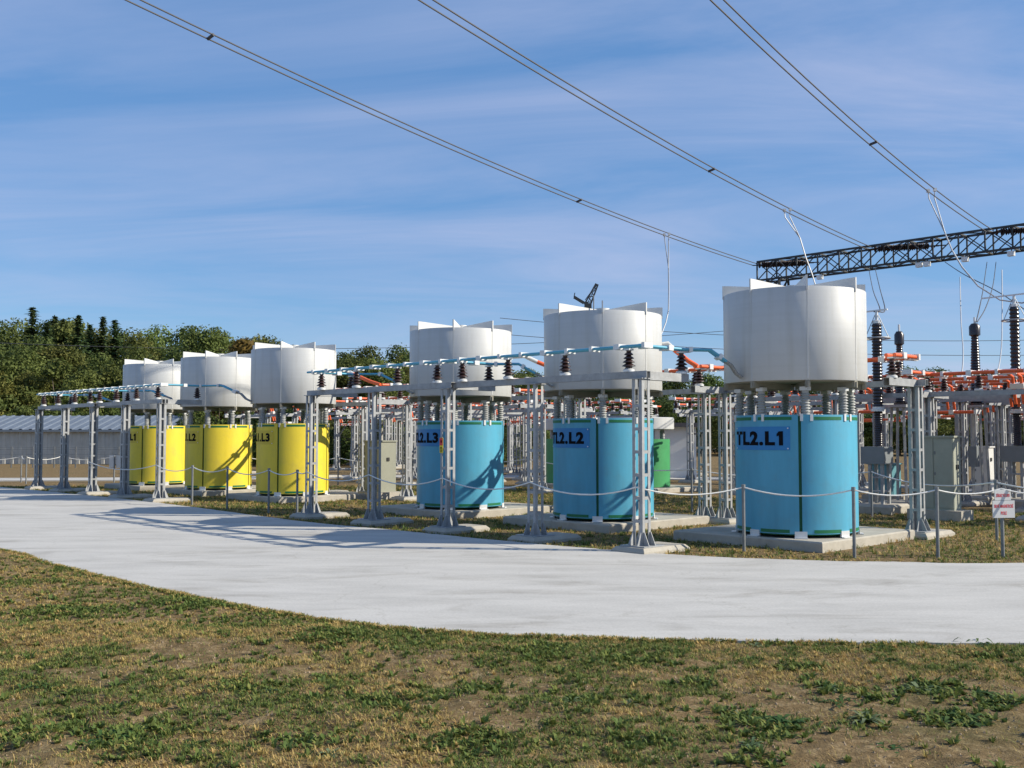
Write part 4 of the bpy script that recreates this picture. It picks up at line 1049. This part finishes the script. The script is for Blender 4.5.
# gently uneven lawn on the near side of the road
gx = np.arange(-12, 9, 0.05); gt = np.linspace(0, 1, 150)**0.8; V = []; 
for x in gx:
    ye = np.interp(x, nx, ny) - 0.01; yy = 3.2 + (ye - 3.2)*gt; V.append(np.stack([np.full_like(yy, x), yy, lawn_h(np.full_like(yy, x), yy)], 1))
V = np.concatenate(V); nyy = len(gt); Fq = [(i*nyy+j, (i+1)*nyy+j, (i+1)*nyy+j+1, i*nyy+j+1) for i in range(len(gx)-1) for j in range(nyy-1)]
me = bpy.data.meshes.new('lawn'); me.from_pydata(V.tolist(), [], Fq); me.materials.append(M['lawn']); me.shade_smooth()
setting((lambda o: (COL.objects.link(o), o)[1])(bpy.data.objects.new('lawn', me)))
def blade_mesh(name, x, y, z, a, le, ln, w, tone):
    n = len(x); dx, dy = np.cos(a), np.sin(a); sx, sy = -dy, dx; hz, vz = np.sin(le), np.cos(le)
    V = np.zeros((n, 5, 3), np.float32)
    V[:,0] = np.stack([x-sx*w/2, y-sy*w/2, z], 1); V[:,1] = np.stack([x+sx*w/2, y+sy*w/2, z], 1)
    mx, my, mz = x+dx*hz*ln*.42, y+dy*hz*ln*.42, z + vz*ln*.6 + 0.005
    V[:,2] = np.stack([mx+sx*w*.42, my+sy*w*.42, mz], 1); V[:,3] = np.stack([mx-sx*w*.42, my-sy*w*.42, mz], 1)
    V[:,4] = np.stack([x+dx*hz*ln, y+dy*hz*ln, z + vz*ln*.85+0.006], 1)
    me = bpy.data.meshes.new(name); me.vertices.add(n*5); me.vertices.foreach_set('co', V.ravel())
    b0 = np.arange(n, dtype=np.int32)*5
    li = np.stack([b0, b0+1, b0+2, b0+3, b0+3, b0+2, b0+4], 1).ravel().astype(np.int32)
    ls = np.stack([np.arange(n)*7, np.arange(n)*7+4], 1).ravel().astype(np.int32)
    me.loops.add(n*7); me.loops.foreach_set('vertex_index', li); me.polygons.add(n*2); me.polygons.foreach_set('loop_start', ls)
    at_ = me.attributes.new('tone', 'FLOAT', 'FACE'); at_.data.foreach_set('value', np.repeat(tone, 2).astype(np.float32))
    me.materials.append(M['blade']); me.update(); me.validate()
    o = bpy.data.objects.new(name, me); COL.objects.link(o); setting(o, 'stuff'); return o
def fields(x, y, seed=1):
    g = 0.30*vnoise(x+50, y+50, 0.75, seed) + 0.38*vnoise(x+50, y+50, 2.6, seed+1) + 0.32*vnoise(x+50, y+50, 8, seed+2)
    bare = vnoise(x+80, y+80, 0.8, seed+5)*.5 + vnoise(x+80, y+80, 2.7, seed+6)*.3 + vnoise(x+80, y+80, 9, seed+7)*.2
    # worn soil toward the nearer corner of the lawn
    bare = bare + np.clip((x - 1.0)*0.13, 0, 0.22)*np.clip((7.7 - y)*0.6, 0, 1)
    return g, bare
def blades(name, x, y, length, width, lean, green_bias=0.0, seed=1, height=None):
    g, bare = fields(x, y, seed); n = len(x)
    isg = rng.random(n) < np.clip((g - 0.47 + green_bias)*6.0 + 0.2, 0.10, 0.88)
    keep = rng.random(n) < np.where(isg, np.clip((0.74 - bare)*6, 0.12, 1), np.clip((0.66 - bare)*6, 0.06, 1))
    x, y, isg, g = x[keep], y[keep], isg[keep], g[keep]; n = len(x)
    ln = length*rng.uniform(.5, 1.35, n)*np.where(isg, 1.05, 1.0); w = width*rng.uniform(.6, 1.3, n)*np.where(isg, 1.2, 0.85)
    le = np.clip(rng.normal(lean, .3, n), .1, 1.47); z = lawn_h(x, y) if height else np.zeros(n)
    blade_mesh(name, x, y, z, rng.uniform(0, 2*PI, n), le, ln, w, np.where(isg, rng.uniform(.52, 1, n), rng.uniform(0, .52, n)))
def tufts(name, x, y, green, size, nb=(9, 22), height=True, flat=0.0, wmul=1.0):
    """grass tufts: blades springing from one root"""
    k = rng.integers(nb[0], nb[1], len(x)); idx = np.repeat(np.arange(len(x)), k); n = len(idx)
    sz = (size*rng.uniform(.55, 1.45, len(x)))[idx]; base = rng.uniform(0, 1, len(x))[idx]; gr = green[idx]
    a = rng.uniform(0, 2*PI, n); rr = sz*0.35*np.sqrt(rng.random(n)); X_ = x[idx] + rr*np.cos(a); Y_ = y[idx] + rr*np.sin(a)
    tone = np.where(gr, .54 + .22*base + rng.uniform(0, .22, n), .30*base + rng.uniform(0, .22, n))
    blade_mesh(name, X_, Y_, lawn_h(X_, Y_) if height else np.zeros(n), a + rng.normal(0, .5, n), np.clip(rng.normal(.85 + flat, .35, n), .1, 1.4), sz*rng.uniform(.6, 1.2, n), (0.005 + 0.05*sz*rng.uniform(.5, 1, n))*wmul, tone)
def wedge(n, y0, y1, marg=0.6):
    y = np.sqrt(rng.uniform(y0**2, y1**2, n)); x = rng.uniform(-1, 1, n)*(y*0.52 + marg); return x, y
X, Y = wedge(230000, 4.4, 9.0); k_ = Y < np.interp(X, nx, ny) - 0.01
blades('grass', X[k_], Y[k_], 0.030, 0.0042, 1.2, height=True)
X, Y = wedge(170000, 8.3, 18, 2.0); k_ = (Y < np.interp(X, nx, ny) - 0.01) & (X < -0.3)
blades('grass', X[k_], Y[k_], 0.034, 0.0065, 1.2, height=True)
X, Y = wedge(62000, 4.4, 17, 1.5); k_ = Y < np.interp(X, nx, ny) - 0.02; X, Y = X[k_], Y[k_]
g, bare = fields(X, Y); gr = rng.random(len(X)) < np.clip((g - 0.46)*7 + .25, .10, .92)
k_ = rng.random(len(X)) < np.where(gr, np.clip((g - .38)*4, .10, .9)*np.clip((0.76 - bare)*6, .1, 1), np.clip((.60 - bare)*5, .04, .8)*.55)
tufts('grass_tufts', X[k_], Y[k_], gr[k_], 0.027)
# little broad leaved weeds all over the lawn
X, Y = wedge(4200, 4.4, 16, 1.2); k_ = Y < np.interp(X, nx, ny) - 0.03; X, Y = X[k_], Y[k_]
g, bare = fields(X + 3.3, Y + 1.7); k_ = rng.random(len(X)) < np.clip((g - .42)*5, .15, .9)
tufts('ground_cover', X[k_], Y[k_], np.ones(k_.sum(), bool), 0.042, (8, 16), True, 0.22, 3.0)
# leafy dark green patches
GX, GYY = [], []
for px_, py_, r_ in [(740,720,.20),(770,735,.16),(800,668,.16),(930,690,.22),(945,718,.16),(995,705,.16),(865,722,.11),(830,690,.14),(750,765,.12),(480,690,.13),(575,702,.12),(625,660,.16),(460,745,.24),(120,742,.24),(60,612,.34),(330,640,.28),(540,655,.22),(200,605,.3),(700,684,.12),(390,705,.15),(240,690,.16),(640,745,.12),(300,745,.16),(30,735,.2),(880,700,.10),(985,655,.14)]:
    p = ground(px_, py_, 0.03); k = int(r_*r_*1700); GX.append(p.x + rng.normal(0, r_*.62, k)); GYY.append(p.y + rng.normal(0, r_*.62, k))
GX = np.concatenate(GX); GYY = np.concatenate(GYY); k_ = GYY < np.interp(GX, nx, ny) - 0.02
tufts('ground_cover', GX[k_], GYY[k_], np.ones(k_.sum(), bool), 0.04, (6, 13), True, 0.25, 2.6)
# thin fringe along the road edge
tt = rng.uniform(0, 1, 2600); ii = 48 + tt*(len(near)-111); i0 = ii.astype(int); fr = ii - i0
X = nx[i0]*(1-fr)+nx[i0+1]*fr; Y = ny[i0]*(1-fr)+ny[i0+1]*fr + 0.03 - np.abs(rng.normal(0, .06, len(X)))
tufts('grass_tufts', X, Y, rng.random(len(X)) < .35, 0.03)
# beyond the road, between the footings
X, Y = wedge(300000, 13, 34, 3.0); k_ = Y > np.interp(X, fx_, fy_) + 0.02
dd = (X[k_]-L1.x)*DY.x + (Y[k_]-L1.y)*DY.y; k2 = (dd > -3.9) & (dd < 9)
inpad = np.zeros(k2.sum(), bool); XX, YY = X[k_][k2], Y[k_][k2]
for tx in reac:
    lx = (XX-reac[tx].location.x)*DX.x + (YY-reac[tx].location.y)*DX.y; ly = (XX-reac[tx].location.x)*DY.x + (YY-reac[tx].location.y)*DY.y
    inpad |= (lx > -1.6) & (lx < 1.02) & (ly > -1.02) & (ly < 1.85)
XX, YY = XX[~inpad], YY[~inpad]
blades('grass', XX, YY, 0.05, 0.012, 1.1, 0.0, 21)
k_ = rng.random(len(XX)) < .05
tufts('grass_tufts', XX[k_], YY[k_], rng.random(k_.sum()) < .6, 0.07, height=False)

def weed_mat(name, c0, c1):
    return leaf_mat(name, c0, c1, 0.12)
M['weed'] = weed_mat('weed_leaf', (0.075, 0.12, 0.045), (0.22, 0.27, 0.14))
M['clover'] = weed_mat('dark_weed_leaf', (0.03, 0.075, 0.018), (0.085, 0.15, 0.04))
M['redweed'] = weed_mat('red_leaf', (0.14, 0.02, 0.02), (0.28, 0.06, 0.04))
def rosette(name, px_, py_, r, label, m='weed', nl=16, up=0.5, lw=0.2):
    p = ground(px_, py_, 0.03); p.z = float(lawn_h(np.array([p.x]), np.array([p.y]))[0]) - 0.004; t = thing(name, label, 'weed', p, 0, 'weeds in the lawn')
    V = []; Fc = []; tone = []
    for i in range(nl):
        a = 2*PI*i/nl*2.4 + rng.uniform(-.3, .3); L_ = r*rng.uniform(.35, 1.05)*.85; w = L_*lw*rng.uniform(.8, 1.3); h = up*rng.uniform(.35, 1.0)
        d_ = np.array([math.cos(a), math.sin(a), 0]); rt = d_*0 if m == 'weed' else np.array([*rng.normal(0, r*.45, 2), 0]); s_ = np.array([-d_[1], d_[0], 0]); o = len(V)
        for (s, wf, z) in ((0, .25, 0.004), (.3, .7, h*.32), (.6, 1, h*.48), (.85, .7, h*.40), (1.0, .08, h*.26)):
            for sg_ in (-1, 0, 1):
                V.append(rt + d_*L_*s + s_*w*wf*sg_ + np.array([0, 0, z*L_ + (0.12*w*wf if sg_ else 0)]))
        for k in range(4):
            for j in (0, 1):
                Fc.append((o+3*k+j, o+3*k+j+1, o+3*k+j+4, o+3*k+j+3)); tone.append(rng.uniform(.0, 1)*.4 + .6*(i % 3)/2)
    me = bpy.data.meshes.new('leaves'); me.from_pydata([tuple(v) for v in V], [], Fc); me.shade_smooth()
    at_ = me.attributes.new('tone', 'FLOAT', 'FACE'); at_.data.foreach_set('value', np.array(tone, np.float32)); me.materials.append(M[m])
    o = bpy.data.objects.new('leaves', me); COL.objects.link(o); o.parent = t
    return t
weeds = [(866,722,.15,'biggest pale rosette weed on bare soil in the foreground','weed',38,0.77,0.094),
 (752,752,.11,'spiky pale weed at the foot of the picture below the blue TL2.L1 drum','weed',26,0.77,0.072),
 (920,690,.17,'wide grey green leafy weed patch near the road edge','weed',41,0.68,0.110),
 (775,725,.15,'dark bushy weed patch beside the biggest rosette','clover',64,0.77,0.110),
 (965,722,.15,'dark leafy weed patch beyond the biggest rosette toward the corner','clover',60,0.68,0.110),
 (1003,702,.15,'dark leafy weed at the picture edge','clover',57,0.59,0.110),
 (742,716,.10,'upright pale weed beside the dark bushy patch','weed',26,0.94,0.088),
 (890,753,.09,'small round leaved weed on the bare soil','clover',30,0.51,0.132),
 (830,690,.12,'pale weed halfway between the road and the biggest rosette','weed',30,0.59,0.099),
 (835,702,.11,'green weed just below the pale halfway weed','clover',38,0.59,0.110),
 (800,670,.13,'loose pale weed under the near road edge','weed',26,0.42,0.083),
 (630,708,.10,'feathery weed in the dry grass left of the pale weeds','weed',30,0.77,0.072),
 (572,708,.09,'feathery weed alone in the middle of the lawn','weed',26,0.77,0.072),
 (980,645,.13,'tall leafy weed leaning over the road edge','clover',22,1.10,0.088),
 (755,645,.10,'tuft weed on the road edge below the blue drum','weed',22,0.94,0.077),
 (870,645,.09,'flat tuft weed on the road edge','clover',22,0.59,0.110),
 (480,690,.09,'dark weed in the lawn below the second blue gantry post','clover',34,0.68,0.110),
 (355,696,.09,'dark weed in the lawn amid dry grass','clover',34,0.68,0.110),
 (270,697,.09,'pale weed in the lawn left of the dark one','weed',26,0.68,0.083),
 (225,672,.08,'small red leaved weed in the lawn','redweed',34,0.42,0.110),
 (110,741,.11,'dark weed near the lower left corner','clover',41,0.77,0.110),
 (330,757,.10,'feathery weed at the very foot of the lawn','weed',30,0.85,0.072),
 (190,745,.10,'round dark weed right of the corner weed','clover',38,0.68,0.110),
 (40,690,.10,'dark weed at the left border of the lawn','clover',41,0.59,0.110)]
for (a, b_, r, lb, m, nl, up, lw) in weeds: rosette('weed_plant', a, b_, r, lb, m, nl, up, lw)
# clods and pebbles on the bare patches
q = MB()
X, Y = wedge(5200, 4.5, 9.5)
_, bare = fields(X, Y)
for x, y, b_ in zip(X, Y, bare):
    if y < np.interp(x, nx, ny) - 0.05 and (b_ > 0.56 or rng.random() < 0.12):
        s = rng.uniform(.004, .013); rz = rng.uniform(0, 6.28); c, sn = math.cos(rz)*s, math.sin(rz)*s
        k1, k2_ = rng.uniform(.6, 1.2), rng.uniform(.5, .9)
        h_ = float(lawn_h(np.array([x]), np.array([y]))[0]) - .004
        q.add([(x+c, y+sn, h_), (x-sn*k1, y+c*k1, h_), (x-c, y-sn, h_), (x+sn*k1, y-c*k1, h_), (x+c*.3, y+sn*.2, h_+s*k2_+.004), (x-c*.3, y-sn*.3, h_+s*k2_*1.1+.004)],
              [(0,1,4),(1,5,4),(1,2,5),(2,3,5),(3,4,5),(3,0,4)])
M['clod'] = mat('pale_clods', (0.27, 0.205, 0.135), 0.95, 0, 0.35, 25)
setting(q.build('pebbles', M['clod']), 'stuff')

# ------------------------------------------------------------------ sky, sun, camera
SUN_AZ, SUN_EL = R(97), R(30)
w = bpy.data.worlds.new('World'); sc.world = w; w.use_nodes = True
N = w.node_tree.nodes; L = w.node_tree.links; bg = N['Background']
sky = N.new('ShaderNodeTexSky'); sky.sky_type = 'NISHITA'; sky.sun_disc = False; sky.sun_elevation = SUN_EL; sky.sun_rotation = SUN_AZ
sky.altitude = 200; sky.air_density = 1.0; sky.dust_density = 0.05; sky.ozone_density = 3.0
tc = N.new('ShaderNodeTexCoord'); sp_ = N.new('ShaderNodeSeparateXYZ'); L.new(tc.outputs['Generated'], sp_.inputs[0])
zz = N.new('ShaderNodeMath'); zz.operation = 'ADD'; zz.inputs[1].default_value = 0.12; L.new(sp_.outputs['Z'], zz.inputs[0])
zm = N.new('ShaderNodeMath'); zm.operation = 'MAXIMUM'; zm.inputs[1].default_value = 0.05; L.new(zz.outputs[0], zm.inputs[0])
dx_ = N.new('ShaderNodeMath'); dx_.operation = 'DIVIDE'; L.new(sp_.outputs['X'], dx_.inputs[0]); L.new(zm.outputs[0], dx_.inputs[1])
dy_ = N.new('ShaderNodeMath'); dy_.operation = 'DIVIDE'; L.new(sp_.outputs['Y'], dy_.inputs[0]); L.new(zm.outputs[0], dy_.inputs[1])
cb = N.new('ShaderNodeCombineXYZ'); L.new(dx_.outputs[0], cb.inputs[0]); L.new(dy_.outputs[0], cb.inputs[1])
mp = N.new('ShaderNodeMapping'); mp.inputs['Rotation'].default_value = (0, 0, R(62)); mp.inputs['Scale'].default_value = (0.5, 1.5, 1); L.new(cb.outputs[0], mp.inputs[0])
n1 = N.new('ShaderNodeTexNoise'); n1.inputs['Scale'].default_value = 0.95; n1.inputs['Detail'].default_value = 11; n1.inputs['Roughness'].default_value = 0.60; n1.inputs['Distortion'].default_value = 0.9
L.new(mp.outputs[0], n1.inputs['Vector'])
n2 = N.new('ShaderNodeTexNoise'); n2.inputs['Scale'].default_value = 0.45; n2.inputs['Detail'].default_value = 4; L.new(cb.outputs[0], n2.inputs['Vector'])
rr_ = N.new('ShaderNodeValToRGB'); e = rr_.color_ramp.elements; e[0].position = 0.36; e[0].color = (0,0,0,1); e[1].position = 0.80; e[1].color = (1,1,1,1); L.new(n1.outputs['Fac'], rr_.inputs['Fac'])
r2_ = N.new('ShaderNodeValToRGB'); e = r2_.color_ramp.elements; e[0].position = 0.30; e[0].color = (.25,.25,.25,1); e[1].position = 0.62; e[1].color = (1,1,1,1); L.new(n2.outputs['Fac'], r2_.inputs['Fac'])
mu = N.new('ShaderNodeMath'); mu.operation = 'MULTIPLY'; L.new(rr_.outputs['Color'], mu.inputs[0]); L.new(r2_.outputs['Color'], mu.inputs[1])
m2 = N.new('ShaderNodeMath'); m2.operation = 'MULTIPLY'; m2.inputs[1].default_value = 0.80; L.new(mu.outputs[0], m2.inputs[0])
hz = N.new('ShaderNodeMix'); hz.data_type = 'RGBA'; hz.inputs['Factor'].default_value = 0.40; hz.inputs['B'].default_value = (2.0, 4.1, 8.3, 1)
mx = N.new('ShaderNodeMix'); mx.data_type = 'RGBA'; L.new(m2.outputs[0], mx.inputs['Factor']); hsv = N.new('ShaderNodeHueSaturation'); hsv.inputs['Saturation'].default_value = 1.2; L.new(sky.outputs['Color'], hsv.inputs['Color']); L.new(hsv.outputs['Color'], hz.inputs['A']); L.new(hz.outputs['Result'], mx.inputs['A'])
mx.inputs['B'].default_value = (4.9, 5.4, 7.5, 1)
L.new(mx.outputs['Result'], bg.inputs['Color']); bg.inputs['Strength'].default_value = 0.082

sl = bpy.data.lights.new('sun', 'SUN'); sl.energy = 5.0; sl.angle = R(0.5); sl.color = (1.0, 0.92, 0.78)
so = bpy.data.objects.new('sun', sl); COL.objects.link(so)
dv = Vector((math.sin(SUN_AZ)*math.cos(SUN_EL), math.cos(SUN_AZ)*math.cos(SUN_EL), math.sin(SUN_EL)))
so.rotation_euler = dv.to_track_quat('Z', 'Y').to_euler()
cam = bpy.data.cameras.new('camera'); co = bpy.data.objects.new('camera', cam); COL.objects.link(co)
cam.sensor_width = 36; cam.lens = F/1024*36; cam.clip_end = 3000; cam.clip_start = 0.05
co.location = (0, 0, CAMH); co.rotation_euler = (R(90) + PITCH, 0, 0)
sc.camera = co
sc.view_settings.view_transform = 'Standard'; sc.view_settings.look = 'None'; sc.view_settings.exposure = 0.42; sc.view_settings.gamma = 1
